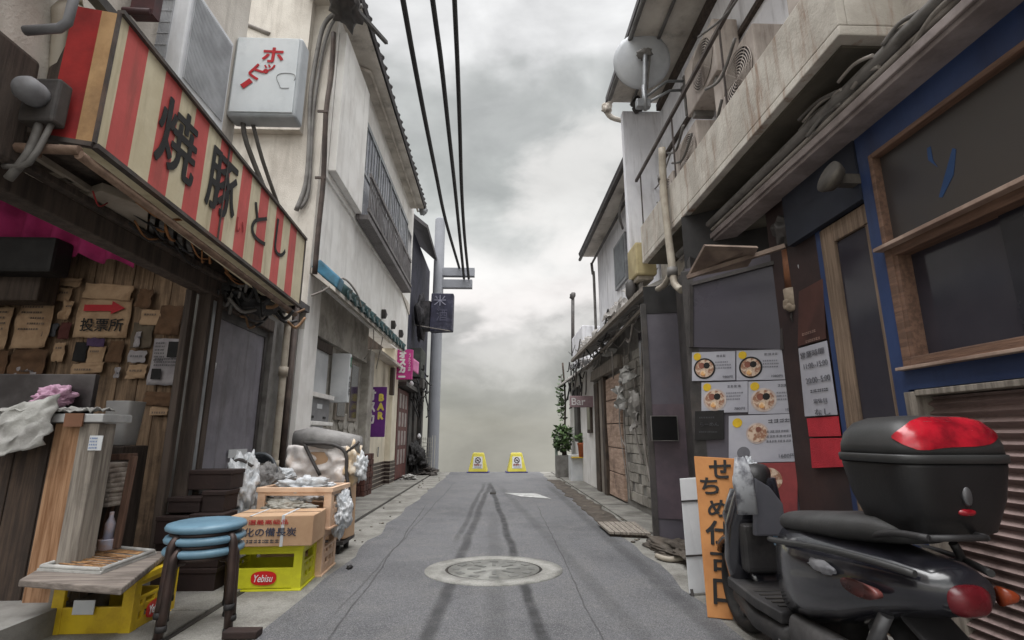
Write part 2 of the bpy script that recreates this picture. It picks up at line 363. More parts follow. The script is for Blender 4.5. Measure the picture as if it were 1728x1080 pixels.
M_dpanel = pm('panel_dark_grey', S(90, 86, 94), S(74, 70, 78), 1.5, .55, .1, 20, dirt=S(92, 74, 74), damt=.5, dscale=1.6)
M_redsheet = pm('red_sheet', S(190, 48, 60), S(168, 40, 52), 6, .7, .6, 120)
M_orange = pm('orange_board', S(190, 132, 78), S(166, 110, 62), 3, .7, .1, 30, dirt=S(150, 92, 44), damt=.4)
M_terra = pm('terracotta', S(170, 96, 64), S(146, 80, 54), 5, .8, .2)
M_leaf = pm('leaf_green', S(106, 132, 84), S(74, 98, 58), 6, .6, .1)
M_leafd = pm('leaf_dark', S(76, 88, 66), S(52, 62, 46), 6, .6, .1)
M_rust = pm('rusty_sheet', S(128, 100, 86), S(104, 76, 62), 3, .85, .3, 30, dirt=S(84, 54, 40), damt=.7, dscale=2, streak=True)
M_acw = pm('ac_white', S(180, 178, 174), S(160, 156, 150), 3, .55, .06, 30, dirt=S(124, 114, 104), damt=.4, streak=True)
M_acb = pm('ac_beige', S(188, 178, 170), S(164, 153, 146), 3, .6, .1, 30, dirt=S(98, 82, 72), damt=.6, streak=True)
M_siding = pm('siding_pale', S(234, 234, 238), S(220, 220, 225), 2, .75, .1, 30, dirt=S(122, 118, 118), damt=.45, streak=True)

# ------------------------------------------------------------ asphalt with tyre marks (stains of their own shape)
def asphalt():
    m = bpy.data.materials.new('asphalt'); m.use_nodes = True
    nt = m.node_tree; N = nt.nodes; L = nt.links; b = N['Principled BSDF']
    t = N.new('ShaderNodeTexCoord'); sp = N.new('ShaderNodeSeparateXYZ'); L.new(t.outputs['Object'], sp.inputs[0])
    def ma(op, a, b2=None, c=None):
        n = N.new('ShaderNodeMath'); n.operation = op
        for i, x in enumerate((a, b2, c)):
            if x is None: continue
            if isinstance(x, (int, float)): n.inputs[i].default_value = x
            else: L.new(x, n.inputs[i])
        return n.outputs[0]
    def noi(sc, det, ro=.6, vec=None):
        n = N.new('ShaderNodeTexNoise'); n.inputs['Scale'].default_value = sc; n.inputs['Detail'].default_value = det; n.inputs['Roughness'].default_value = ro
        L.new(vec or t.outputs['Object'], n.inputs['Vector']); return n.outputs[0]
    def mr(v, a, z, o0=0., o1=1.):
        n = N.new('ShaderNodeMapRange'); n.interpolation_type = 'SMOOTHSTEP'
        for i, x in ((1, a), (2, z), (3, o0), (4, o1)): n.inputs[i].default_value = x
        L.new(v, n.inputs[0]); return n.outputs[0]
    def mix(f, a, z):
        n = N.new('ShaderNodeMix'); n.data_type = 'RGBA'; L.new(f, n.inputs[0])
        for s, x in ((6, a), (7, z)):
            if isinstance(x, tuple): n.inputs[s].default_value = (*x, 1)
            else: L.new(x, n.inputs[s])
        return n.outputs[2]
    X, Y = sp.outputs[0], sp.outputs[1]
    c = mix(mr(noi(.9, 5), .35, .68), (.128, .129, .137), (.088, .089, .096))
    pj = noi(.35, 2); c = mix(mr(pj, .49, .505, 0, .35), c, (.150, .150, .155))
    c = mix(mr(noi(3.2, 6, .7), .42, .75, 0, .5), c, (.178, .172, .166))
    sp2 = noi(170, 3, .75); c = mix(mr(sp2, .54, .66, 0, .8), c, (.30, .295, .29)); c = mix(mr(sp2, .47, .36, 0, .85), c, (.035, .035, .037))
    sp3 = noi(48, 4, .75); c = mix(mr(sp3, .55, .72, 0, .5), c, (.22, .216, .21)); c = mix(mr(sp3, .45, .30, 0, .5), c, (.06, .06, .062))
    vo = N.new('ShaderNodeTexVoronoi'); vo.inputs['Scale'].default_value = 9; L.new(t.outputs['Object'], vo.inputs['Vector'])
    c = mix(mr(vo.outputs['Distance'], .07, .035, 0, .5), c, (.34, .33, .31))
    wob = ma('MULTIPLY', ma('SUBTRACT', noi(.8, 3), .5), .10)
    Xw = ma('ADD', X, wob)
    def mark(pa, pb, w, amt, y0, y1):
        A, B = PZ(*pa), PZ(*pb); k = (B.x-A.x)/(B.y-A.y); o = A.x-k*A.y
        d = ma('ABSOLUTE', ma('SUBTRACT', Xw, ma('MULTIPLY_ADD', Y, k, o)))
        f = mr(d, w, w*.25); f = ma('MULTIPLY', f, mr(Y, y1, y1-1.5)); f = ma('MULTIPLY', f, mr(Y, y0, y0+.8))
        return ma('MULTIPLY', ma('MULTIPLY', f, mr(noi(5, 6, .7), .25, .6, .45, 1)), amt)
    for args in (((826, 812), (914, 1075), .058, .92, 1.0, 12.5), ((829, 812), (722, 1075), .066, .75, 1.0, 12.5), ((818, 815), (775, 905), .05, .6, 5.2, 12.5),
                 ((838, 815), (1010, 1000), .09, .28, 1, 12), ((960, 850), (1200, 1060), .10, .45, 1, 12), ((832, 870), (838, 1075), .10, .28, 2, 8), ((700, 880), (560, 1075), .010, .75, 1, 9), ((905, 850), (1010, 1070), .008, .7, 1.5, 9), ((770, 812), (600, 1000), .012, .5, 3, 13)):
        c = mix(mark(*args), c, (.030, .030, .031))
    ck = N.new('ShaderNodeTexVoronoi'); ck.feature = 'DISTANCE_TO_EDGE'; ck.inputs['Scale'].default_value = .55
    wv = N.new('ShaderNodeVectorMath'); wv.operation = 'ADD'; L.new(t.outputs['Object'], wv.inputs[0])
    nn = N.new('ShaderNodeTexNoise'); nn.inputs['Scale'].default_value = 2.5; nn.inputs['Detail'].default_value = 6; L.new(nn.outputs['Color'], wv.inputs[1]); L.new(wv.outputs[0], ck.inputs['Vector'])
    L.new(c, b.inputs['Base Color']); b.inputs['Roughness'].default_value = .82; b.inputs['Specular IOR Level'].default_value = .35
    bn = N.new('ShaderNodeBump'); bn.inputs['Strength'].default_value = .6; bn.inputs['Distance'].default_value = .01
    L.new(noi(150, 4, .7), bn.inputs['Height']); L.new(bn.outputs[0], b.inputs['Normal'])
    return m
M_asph = asphalt()
M_grnd = pm('pavement_concrete', S(132, 130, 124), S(106, 104, 99), 2.5, .9, .5, 60, dirt=S(74, 70, 64), damt=.65, dscale=1.8, fine=.5)
M_gut = pm('gutter_concrete', S(142, 140, 134), S(116, 114, 108), 3, .9, .5, 60, dirt=S(80, 75, 68), damt=.65, dscale=2.2, fine=.5)

# ------------------------------------------------------------ the ground
def strip(name, xs, mat, dz, y0=-7, rag=0, seed=0):
    ys = [y0 + i*.35 for i in range(int((15.3-y0)/.35)+1)] + [15.6, 16.2, 17, 18, 20, 24]
    prof = lambda y: 0 if y < 15.6 else -.10*(y-15.6) - .02*min(4, (y-15.6))**2
    vs = []; nx = len(xs)
    for y in ys:
        for i, x in enumerate(xs):
            e = rag*noise.noise(Vector((y*1.6, seed+x*5, 0))) if (i in (0, nx-1)) else 0
            vs.append((x+e, y, prof(y)+dz))
    fs = [(j*nx+i, j*nx+i+1, (j+1)*nx+i+1, (j+1)*nx+i) for j in range(len(ys)-1) for i in range(nx-1)]
    return tag(MB().add(vs, fs).build(name, mat), kind='structure')
strip('ground', [-7, -4, -2, 0, 2, 4, 7], M_grnd, 0)
strip('road', [-1.27, -.6, 0, .6, 1.33], M_asph, .008, rag=.10, seed=2)
strip('gutter', [-1.70, -1.45, -1.12], M_gut, .004, rag=.0, seed=5)
strip('gutter', [1.18, 1.45, 1.62], M_gut, .004, rag=.0, seed=9)
m = MB()                                                                   # pavement slabs along the left wall
y = -1.0; rnd = random.Random(4)
while y < 15.2:
    l = rnd.uniform(.55, .95); m.box(-2.36, -1.735, y+.008, y+l-.008, .0, .018+rnd.uniform(0, .008)); y += l
tag(m.build('pavement', M_grnd, bevel=.005, seg=1), kind='structure')
m = MB(); y = 5.9
while y < 15.0:
    l = rnd.uniform(.5, 1.0); m.box(1.64, 2.1, y+.008, y+l-.008, .0, .02+rnd.uniform(0, .012)); y += l
tag(m.build('pavement', M_grnd, bevel=.005, seg=1), kind='structure')
M_groove = pm('drain_dark', S(40, 38, 36), S(54, 50, 46), 6, .95, .3, 60)
m = MB(); m.box(-1.733, -1.702, -1, 15.2, .0, .006); tag(m.build('drain_groove', M_groove), kind='structure')
m = MB(); m.sheet((1.28, 6.6, .0135), (.30, 0, 0), (0, 6.2, 0), 6, 60, lambda u, v: Vector(((.09*noise.noise(Vector((v*14, u, 1)))), 0, 0)), th=.003)
tag(m.build('gutter_silt', pm('silt', S(84, 76, 68), S(60, 54, 48), 5, .95, .6, 40, dirt=S(110, 104, 96), damt=.6, dscale=6)), kind='structure')

t = thing('manhole_cover', 'round concrete ringed iron manhole cover in the middle of the road', 'manhole cover', (0, 4.40, 0))
M_mring = pm('manhole_ring', S(152, 151, 146), S(128, 127, 122), 5, .9, .5, 70, dirt=S(98, 97, 92), damt=.5, fine=.5)
M_mcov = pm('manhole_iron', S(140, 140, 135), S(112, 112, 108), 7, .75, .5, 60, dirt=S(76, 74, 70), damt=.6)
MB().lathe([(.385, .0), (.385, .018), (.545, .016), (.545, .0)], (0, 4.4, 0), 64, sy=.83).build('rim', M_mring, t)
MB().lathe([(.362, .0), (.384, .0), (.384, .0135), (.362, .0135)], (0, 4.4, 0), 64, sy=.83).build('seam', M_groove, t)
MB().lathe([(.361, .0), (.361, .0165)], (0, 4.4, 0), 64, sy=.83).build('cover', M_mcov, t)
m = MB()
for k in range(12):
    a = k*math.pi/6; m.bar((.30*math.cos(a-.12), 4.4+.83*.30*math.sin(a-.12), .0185), (.30*math.cos(a+.12), 4.4+.83*.30*math.sin(a+.12), .0185), .05, .004)
for k in range(8):
    a = k*math.pi/4; m.bar((.10*math.cos(a), 4.4+.083*math.sin(a), .0185), (.21*math.cos(a), 4.4+.83*.21*math.sin(a), .0185), .03, .004)
m.build('raised_pattern', pm('iron_mid', S(112, 112, 108), S(92, 92, 89), 7, .7, .3), t)
m = MB(); m.sheet((-.08, 9.75, .0135), (.11, 0, 0), (0, .38, 0), 2, 2, th=.004)
tag(m.build('drain_cover', M_groove), 'small dark square drain cover set in the road between tyre marks', 'drain cover')
A, B, C2, D = PZ(852, 832, .013), PZ(905, 833, .013), PZ(931, 842, .013), PZ(880, 838, .013)
m = MB(); m.prism([A, D, C2, B], (0, 0, .003))
tag(m.build('road_marking', pm('worn_paint', S(186, 186, 184), S(150, 150, 148), 8, .8, .3, 60, dirt=S(110, 110, 110), damt=.6, dscale=8)), kind='structure')

# ------------------------------------------------------------ LEFT: grill stall with striped signboard
st = thing('grill_shop', 'dark timber grill shop front open to the lane under a striped signboard', 'shop', (-2.3, 3.0, 0))
MB().box(-2.5, -2.1, -1.5, 3.75, 2.56, 7.5).build('upper_wall', M_beige, st, wob=.02)
MB().box(-2.095, -2.03, 2.14, 4.2, 2.55, 3.0).build('fascia', M_dwood, st, bevel=.01)
m = MB(); m.bar((-2.3, -1.5, 2.20), (-2.3, 4.1, 2.20), .12, .13); m.bar((-2.22, -1.5, 2.285), (-2.22, 4.1, 2.285), .05, .04); m.build('header_beam', M_dwood, st, bevel=.008, wob=.015)
MB().box(-5.6, -5.5, 0, 4.6, 0, 3.2).build('rear_wall', M_dwood, st)
m = MB(); x = -5.5
while x < -2.45:
    w = rnd.uniform(.15, .22); m.box(x, min(x+w-.006, -2.41), 4.6, 4.66+rnd.uniform(0, .006), .0, 3.2); x += w
m.box(-5.5, -2.41, 4.68, 4.74, 0, 3.2)
m.build('plank_wall', M_plank, st, bevel=.004, seg=1)
MB().box(-5.5, -2.33, 2.0, 4.6, 0.0, .15).build('raised_floor', M_conc2, st)
MB().box(-5.5, -2.51, 3.1, 4.6, 3.05, 3.2).build('ceiling', M_dwood, st)
for x, w, dy in ((-2.30, .10, 4.02), (-2.36, .05, 3.90), (-2.27, .045, 4.13)):
    MB().box(x-w/2, x+w/2, dy-.035, dy+.035, 0.0, 2.15).build('post', M_dwood, st, bevel=.006, wob=.02)
m = MB(); m.box(-2.28, -2.24, 4.02, 4.06, 0, 2.1); m.build('door_track', M_alu, st)
# soffit of the signboard with its clutter
MB().box(-2.5, -1.86, 2.16, 4.6, 2.40, 2.46).build('soffit', M_dwood, st)
MB().prism([PZ(*c, 2.31) for c in ((122, 338), (170, 322), (250, 352), (246, 428))], (0, 0, .05)).build('soffit_panel', pm('panel_pale', S(150, 140, 128), S(126, 116, 104), 4, .8, .2), st, bevel=.006)
m = MB()
for k in range(5): f_ = k/4; m.bar(PZ(258+60*f_, 366+42*f_, 2.33), PZ(252+80*f_, 424+46*f_, 2.33), .025, .03)
m.build('soffit_grille', M_pipeg, st)
m = MB(); m.bar(PZ(60, 262, 2.34), PZ(190, 345, 2.34), .03, .03); m.bar(PZ(40, 300, 2.34), PZ(120, 300, 2.34), .05, .03); m.build('soffit_brace', MATS['panel_pale'], st)
# conduits at the top left
m = MB(); m.tube([(-2.04, -1, 3.12), (-2.04, 1.9, 3.12), (-2.06, 2.10, 3.0), (-2.09, 2.2, 2.6)], .035, 8, sub=4); m.tube([(-2.06, -1, 3.3), (-2.06, 1.7, 3.26), (-2.06, 2.02, 3.06)], .022, 8, sub=4)
tag(m.build('conduit', M_pipe), 'pale conduit pipes bending down the stucco beside the signboard end', 'pipe')
A = PY(42, 52, 1.95); B = PY(112, 48, 1.95); C2 = PY(124, 0, 1.95)
m = MB(); m.tube([(A.x, A.y, A.z), (B.x-.03, 1.95, B.z), (B.x, 1.95, B.z+.03), (C2.x, 1.95, C2.z), (C2.x+.03, 1.95, C2.z+.5)], .02, 8)
tag(m.build('bracket_pipe', M_grey), 'grey bent steel pipe bracket above the red end of the signboard', 'bracket')
# meter and clutter left of the signboard
t = thing('electric_meter', 'grey electric meter with conduits left of the striped signboard', 'meter', tuple(PY(66, 165, 2.02)))
c = PY(66, 165, 2.02); MB().lathe([(.05, 0), (.055, .02), (.055, .07), (.035, .095), (.01, .10)], c, 20, M=Matrix.Rotation(R(90), 3, 'X')).build('dial', M_grey, t)
MB().box(c.x-.075, c.x+.075, c.y, c.y+.07, c.z-.11, c.z+.10).build('housing', M_dark, t, bevel=.012)
m = MB(); m.tube([c+Vector((.0, .03, -.1)), c+Vector((-.02, .03, -.25)), c+Vector((-.1, .05, -.36))], .018, 8, sub=3); m.tube([c+Vector((.05, .03, -.1)), c+Vector((.0, .02, -.3)), c+Vector((-.13, .05, -.3))], .012, 8, sub=3)
m.build('conduit', M_pipeg, t)
MB().box(-2.13, -2.085, 1.3, 2.10, 2.2, 2.72).build('back_plate', M_dwood, st, bevel=.02, wob=.03)
MB().box(-2.44, -2.22, 1.95, 2.12, 0, 2.12).build('post', M_dwood, st, bevel=.01, wob=.02)
m = MB(); m.bar((-2.03, 2.12, 2.275), (-2.5, 2.12, 2.28), .035, .035); m.tube([(-1.83, 2.09, 2.25), (-1.83, 4.62, 2.13)], .022, 8); m.tube([(-1.83, 2.09, 2.27), (-2.4, 2.06, 2.27)], .022, 8)
m.build('support_rail', pm('rusty_pipe', S(126, 104, 88), S(92, 72, 60), 8, .8, .2, 40), st)

# striped signboard
sg = thing('striped_signboard', 'long red and cream striped signboard with black characters over the grill shop', 'signboard', (-1.9, 3.3, 2.25))
x0, x1, yb, ye = -2.02, -1.80, 2.12, 4.61
zb = lambda y: 2.325 - .045*(y-yb); zt = lambda y: 3.01 - .068*(y-yb)
edges = [yb] + [2.185+.1475*k for k in range(17)]; edges[-1] = ye
m = MB()
for k in range(len(edges)-1):
    a, b = edges[k], edges[k+1]; mi = 0 if k % 2 == 0 else 1
    m.quad((x1, a, zb(a)), (x1, b, zb(b)), (x1, b, zt(b)), (x1, a, zt(a)), mi)
# camera-facing end: tan outer band, red inner band
xm = -1.885
m.quad((x1, yb, zb(yb)), (x1, yb, zt(yb)), (xm, yb, zt(yb)+.015), (xm, yb, zb(yb)+.015), 2); m.quad((xm, yb, zb(yb)+.015), (xm, yb, zt(yb)+.015), (x0, yb, zt(yb)+.04), (x0, yb, zb(yb)+.04), 3)
m.quad((x1, ye, zb(ye)), (x0, ye, zb(ye)), (x0, ye, zt(ye)), (x1, ye, zt(ye)), 1)
m.quad((x0, yb, zt(yb)+.04), (x1, yb, zt(yb)), (x1, ye, zt(ye)), (x0, ye, zt(ye)), 0); m.quad((x0, yb, zb(yb)+.04), (x0, ye, zb(ye)), (x1, ye, zb(ye)), (x1, yb, zb(yb)), 0)
m.quad((x0, yb, zb(yb)+.04), (x0, yb, zt(yb)+.04), (x0, ye, zt(ye)), (x0, ye, zb(ye)), 0)
m.build('board', [M_cream, M_red, pm('tan_end', S(196, 160, 116), S(170, 134, 94), 3, .7, .1, 30, dirt=S(104, 80, 58), damt=.6), pm('red_end', S(170, 46, 44), S(120, 34, 34), 2.5, .6, .1, 30)], sg)
fr = MB()
def edge_bar(za, zo, w, h): fr.bar((x1+.002, yb, za(yb)+zo), (x1+.002, ye, za(ye)+zo), w, h)
edge_bar(zt, .012, .035, .022); edge_bar(zb, -.012, .035, .022); fr.bar((x1+.002, yb-.002, zb(yb)), (x1+.002, yb-.002, zt(yb)), .014, .014); fr.bar((x1, ye, zb(ye)), (x1, ye, zt(ye)), .014, .02)
fr.bar((x1, yb, zb(yb)-.012), (x0-.05, yb, zb(yb)+.03), .03, .022)
fr.bar((x1+.004, 3.165, zb(3.165)), (x1+.004, 3.165, zt(3.165)), .012, .008)
fr.build('frame', pm('frame_steel', S(84, 78, 74), S(58, 52, 50), 6, .6, .2, 40, dirt=S(112, 80, 62), damt=.5), sg)
def chr_on(ch, pa, w, h, mat=M_ink, bold=.02):
    p = PX(*pa, x1+.004); lettering(ch, p, (0, 1, 0), (0, -.0, 1), w, h, mat, sg, bold)
chr_on('焼', (301, 238), .34, .40); chr_on('豚', (376, 313), .34, .40); chr_on('と', (438, 378), .24, .28, bold=.0); chr_on('し', (474, 405), .22, .30, bold=.0)
chr_on('い', (405, 382), .10, .10, pm('faded_red', S(150, 52, 52), None), .0)

# air conditioner above the signboard
def ac_side(name, label, x0, x1, y0, y1, z0, z1, mat):
    t = thing(name, label, 'air conditioner', ((x0+x1)/2, (y0+y1)/2, z0))
    MB().box(x0, x1, y0, y1, z0, z1).build('casing', mat, t, bevel=.012)
    m = MB(); n = 34
    for k in range(n):
        y = y0+.035+(y1-y0-.07)*k/(n-1); m.box(x1+.002, x1+.009, y-.0028, y+.0028, z0+.10, z1-.04)
    m.build('street_grille', pm('ac_slat', S(176, 178, 182), None, 5, .6), t)
    m = MB(); n = 26
    for k in range(n):
        x = x0+.03+(x1-x0-.13)*k/(n-1); m.box(x-.0032, x+.0032, y0-.010, y0-.002, z0+.03, z1-.05)
    for k in range(9): z = z0+.05+(z1-z0-.1)*k/8; m.box(x0+.025, x1-.095, y0-.013, y0-.0105, z-.003, z+.003)
    m.build('side_grille', MATS['ac_slat'], t)
    return t
ac_side('air_conditioner', 'tall pale ribbed air conditioner box standing on the striped signboard', -2.30, -1.94, 2.78, 3.30, 3.10, 3.86, pm('ac_pale', S(214, 216, 220), S(196, 198, 202), 3, .5, .05, dirt=S(150, 146, 142), damt=.35, streak=True))
m = MB(); m.bar((-1.93, 2.1, 3.10), (-1.93, 4.4, 2.98), .05, .05); m.bar((-2.3, 2.75, 3.12), (-1.9, 2.75, 3.09), .04, .04); m.bar((-2.3, 3.3, 3.10), (-1.9, 3.3, 3.07), .04, .04)
tag(m.build('support_frame', M_dark), 'dark steel support frame under the tall pale air conditioner', 'frame')
A = PY(240, 18, 2.5); m = MB(); m.box(A.x-.07, A.x+.06, 2.5, 2.56, A.z-.02, A.z+.3); m.tube([(A.x-.2, 2.5, A.z), (A.x+.05, 2.5, A.z-.01)], .02, 8)
tag(m.build('lamp_housing', pm('maroon_box', S(84, 46, 48), S(58, 36, 38), 5, .6)), 'small dark maroon lamp housing on the upper wall above the signboard', 'lamp housing')

# light box sign with red characters
sb = thing('light_box_sign', 'square white hanging light box sign with red katakana', 'sign', (-1.85, 3.68, 3.46))
m = MB(); m.box(-2.11, -1.575, 3.60, 3.76, 3.47, 4.20); m.build('cabinet', pm('lightbox_grey', S(174, 178, 182), S(160, 165, 169), 3, .45, .05, dirt=S(104, 106, 106), damt=.4), sb, bevel=.035, seg=4)
m = MB(); m.box(-2.085, -1.60, 3.592, 3.60, 3.505, 4.18); m.build('face', pm('lightbox_face', S(220, 225, 228), S(206, 212, 216), 2, .4, .03, dirt=S(150, 156, 160), damt=.35), sb, bevel=.006)
def red_chr(ch, pa, w, h, rot=0):
    p = PY(*pa, 3.588); a = R(rot); lettering(ch, p, (math.cos(a), 0, math.sin(a)), (-math.sin(a), 0, math.cos(a)), w, h, M_inkr, sb, .045)
red_chr('ホ', (461, 93), .16, .13, -2); red_chr('ッ', (455, 115), .085, .06); red_chr('ピ', (436, 122), .11, .12, -38); red_chr('ー', (416, 141), .085, .045, 42)
m = MB(); c = PY(482, 136, 3.589)
pts = [c+Vector((.065*math.cos(a)*(1+.25*math.sin(3*a)), 0, .085*math.sin(a)*(1+.2*math.cos(2*a)))) for a in [k*2*math.pi/24 for k in range(21)]]
m.tube(pts, .0022, 5); m.build('peeling_film', M_grey, sb)
m = MB(); m.tube([(-2.02, 3.7, 3.47), (-1.98, 3.72, 3.3), (-1.85, 3.9, 2.92)], .02, 8, sub=3); m.tube([(-1.95, 3.72, 3.47), (-1.88, 3.8, 3.2), (-1.83, 4.1, 2.9)], .016, 8, sub=3); m.bar((-2.4, 3.72, 4.05), (-2.1, 3.7, 4.05), .04, .04); m.bar((-2.4, 3.72, 3.6), (-2.1, 3.7, 3.6), .04, .04)
m.build('bracket', M_pipeg, sb)
m = MB(); m.prism([(-2.3, 3.9, 2.9), (-2.3, 4.55, 2.86), (-1.86, 4.55, 2.84), (-1.86, 3.9, 2.88)], (0, 0, .03)); m.prism([(-2.25, 3.95, 2.9), (-2.25, 3.95, 3.45), (-2.1, 3.95, 3.0), (-2.02, 3.95, 2.9)], (0, .25, 0))
tag(m.build('sheet_metal_roof', pm('roof_brown', S(112, 96, 88), S(86, 74, 68), 4, .8, .2)), 'low brown sheet metal roof beneath the hanging light box', 'roof')

# ------------------------------------------------------------ stall interior: papers on the plank wall
PAPERS = []
def paper(name, label, rect, Y, mat, curl=.02, seed=0, cat='notice', rot=0, wave=2.0):
    a = PY(rect[0], rect[3], Y); b = PY(rect[2], rect[1], Y)
    c = (a+b)/2; t = thing(name, label, cat, (c.x, Y, a.z), group='papers pinned up in the grill shop')
    fn = lambda u, v: Vector((.012*noise.noise(Vector((u*3, v*3, seed))), -abs(curl*noise.noise(Vector((u*wave, v*wave, seed*2.3)))) - curl*.6*(abs(u-.5)*2)**3*(1-v), .012*noise.noise(Vector((u*4, seed, v*2)))))
    k = math.tan(R(rot))
    MB().sheet((a.x, Y, a.z), (b.x-a.x, 0, (b.x-a.x)*k), (0, 0, b.z-a.z), 10, 10, fn, th=.002).build('sheet', mat, t)
    return t, a, b
Yp = 4.57
t, a, b = paper('polling_place_notice', 'aged paper notice with a red arrow above three black characters', (123, 503, 226, 570), Yp, M_paper, .012, 1)
cx = (a.x+b.x)/2; w = b.x-a.x
lettering('投票所', (cx+.01, Yp-.022, a.z+.115), (1, 0, 0), (0, 0, 1), w*.78, .115, M_ink, t, .015)
m = MB(); z = b.z-.10; m.prism([(cx-w*.36, Yp-.022, z-.028), (cx+w*.15, Yp-.022, z-.028), (cx+w*.15, Yp-.022, z-.055), (cx+w*.40, Yp-.022, z), (cx+w*.15, Yp-.022, z+.065), (cx+w*.15, Yp-.022, z+.03), (cx-w*.36, Yp-.022, z+.03)], (0, -.002, 0)); m.build('arrow', M_inkr, t)
t, a, b = paper('flyer', 'pale torn flyer with dark photographs beside the dark door posts', (250, 572, 310, 650), Yp-.02, M_paperw, .03, 2, 'flyer')
MB().box(a.x+.14, b.x-.02, Yp-.052, Yp-.05, a.z+.24, b.z-.03).build('picture', M_ink, t); MB().box(a.x+.03, a.x+.11, Yp-.052, Yp-.05, a.z+.05, a.z+.14).build('picture', M_ink, t)
textlines((a.x+.04, Yp-.05, a.z+.22), (1, 0, 0), (0, 0, 1), .24, 3, .028, M_inkg, t, .014, seed=4); textlines((a.x+.03, Yp-.05, b.z-.05), (1, 0, 0), (0, 0, 1), .09, 6, .03, M_inkg, t, .014, seed=5)
papers = [('large tan poster crumpled at its corners left of the red arrow notice', (22, 510, 98, 590), M_paper, .05), ('tan paper sheet cut off by the left edge of the photo', (-30, 518, 27, 590), M_paper, .04),
          ('brown paper sheet hanging under the large tan poster', (18, 588, 85, 634), M_paperd, .05), ('slanting tan paper strip high in the shop', (72, 466, 140, 480), M_paper, .02),
          ('long tan paper strip pinned just above the arrow notice', (142, 478, 228, 503), M_paper, .03), ('small tan card right of the arrow notice', (237, 522, 273, 548), M_paper, .02),
          ('dim greyish sheet right of the arrow notice bottom corner', (220, 545, 262, 588), pm('paper_olive', S(112, 100, 86), S(90, 80, 68), 4, .95), .02), ('dark photograph card below the arrow notice', (122, 577, 150, 610), M_ink, .01),
          ('purple striped card under the arrow notice', (146, 570, 178, 584), pm('paper_violet', S(92, 72, 104), S(70, 52, 80), 9, .9), .01), ('square tan note below the purple striped card', (146, 584, 180, 617), M_paper, .02),
          ('faded brown note with two white labels under it', (180, 575, 212, 612), M_paperd, .02), ('tan card with pale edge low beside the dark photograph', (120, 614, 176, 632), M_paper, .02),
          ('small tan paper note right of the large poster', (88, 578, 113, 610), M_paper, .02), ('narrow white label next to the torn flyer', (215, 592, 248, 612), M_paperw, .01),
          ('tiny white tag left of the flyer base', (192, 620, 204, 638), M_paperw, .01), ('crinkled dark sketch tucked at the tan poster edge', (72, 546, 100, 568), M_inkg, .03), ('tan folder pinned low near the plank wall', (252, 686, 285, 702), M_paper, .01)]
papers += [('long dark brown paper at the far left below the black hood', (-10, 592, 20, 640), M_paperd, .04), ('pale square leaflet under the slanting tan strip', (96, 486, 124, 508), M_paper, .03), ('creased tan paper flap behind the arrow notice left edge', (104, 508, 126, 540), M_paper, .05),
          ('dim brown paper right of the long tan strip', (232, 488, 262, 520), M_paperd, .04), ('brown wrapping sheet hanging above the torn flyer', (266, 516, 312, 566), M_paperd, .05), ('grey newspaper page half hidden above the counter splash guard', (28, 616, 66, 640), M_paperw, .03), ('small white receipt pinned under the dim greyish sheet', (226, 560, 240, 586), M_paperw, .02),
          ('tan envelope pinned beneath the white narrow label', (214, 616, 250, 640), M_paper, .03), ('dark maroon card left of the polling notice', (98, 544, 122, 572), pm('card_maroon', S(92, 52, 48), None, 6, .9), .02), ('two tone brown poster low right of the grey tub', (244, 660, 292, 684), M_paperd, .03)]
for k, (lb, rc, mt, cu) in enumerate(papers): 
    t, a, b = paper('paper_sheet', lb, rc, Yp-.006*(k % 3)-.004, mt, cu*1.1, k+5, 'paper', rot=rnd.uniform(-4, 4))
    if mt in (M_paper, M_paperw) and k not in (3, 4): textlines((a.x+.03, Yp-.035, b.z-.06), (1, 0, 0), (0, 0, 1), (b.x-a.x)*.7, max(1, int((b.z-a.z)/.07)-1), .05, M_inkg, t, .016, seed=k)
m = MB(); a = PY(-30, 470, 4.3); b = PY(205, 330, 4.3)
q0, q1, q2_, q3 = PY(-40, 402, 4.3), PY(222, 448, 4.3), PY(222, 330, 4.3), PY(-40, 300, 4.3)
m.sheet(q0, q1-q0, (0, 0, q3.z-q0.z), 50, 8, lambda u, v: Vector((0, .05*math.sin(u*34), -.02*math.sin(u*26)*(1-v))), th=.004)
tag(m.build('hanging_curtain', M_mag), 'bright magenta cloth curtain hanging under the grill shop ceiling', 'curtain')
m = MB(); a = PY(0, 405, 4.25); b = PY(100, 465, 4.25); m.box(a.x-.4, b.x, 4.15, 4.35, b.z, a.z+.0); tag(m.build('ventilation_hood', M_black, bevel=.03), 'black ventilation hood in front of the magenta curtain', 'hood')
a = PY(0, 455, 4.4); b = PY(78, 512, 4.4); m = MB(); m.box(a.x-.4, b.x, 4.3, 4.5, b.z, a.z); tag(m.build('storage_shelf', M_dwood, bevel=.02), 'dark brown storage shelf between black hood and tan posters', 'shelf')

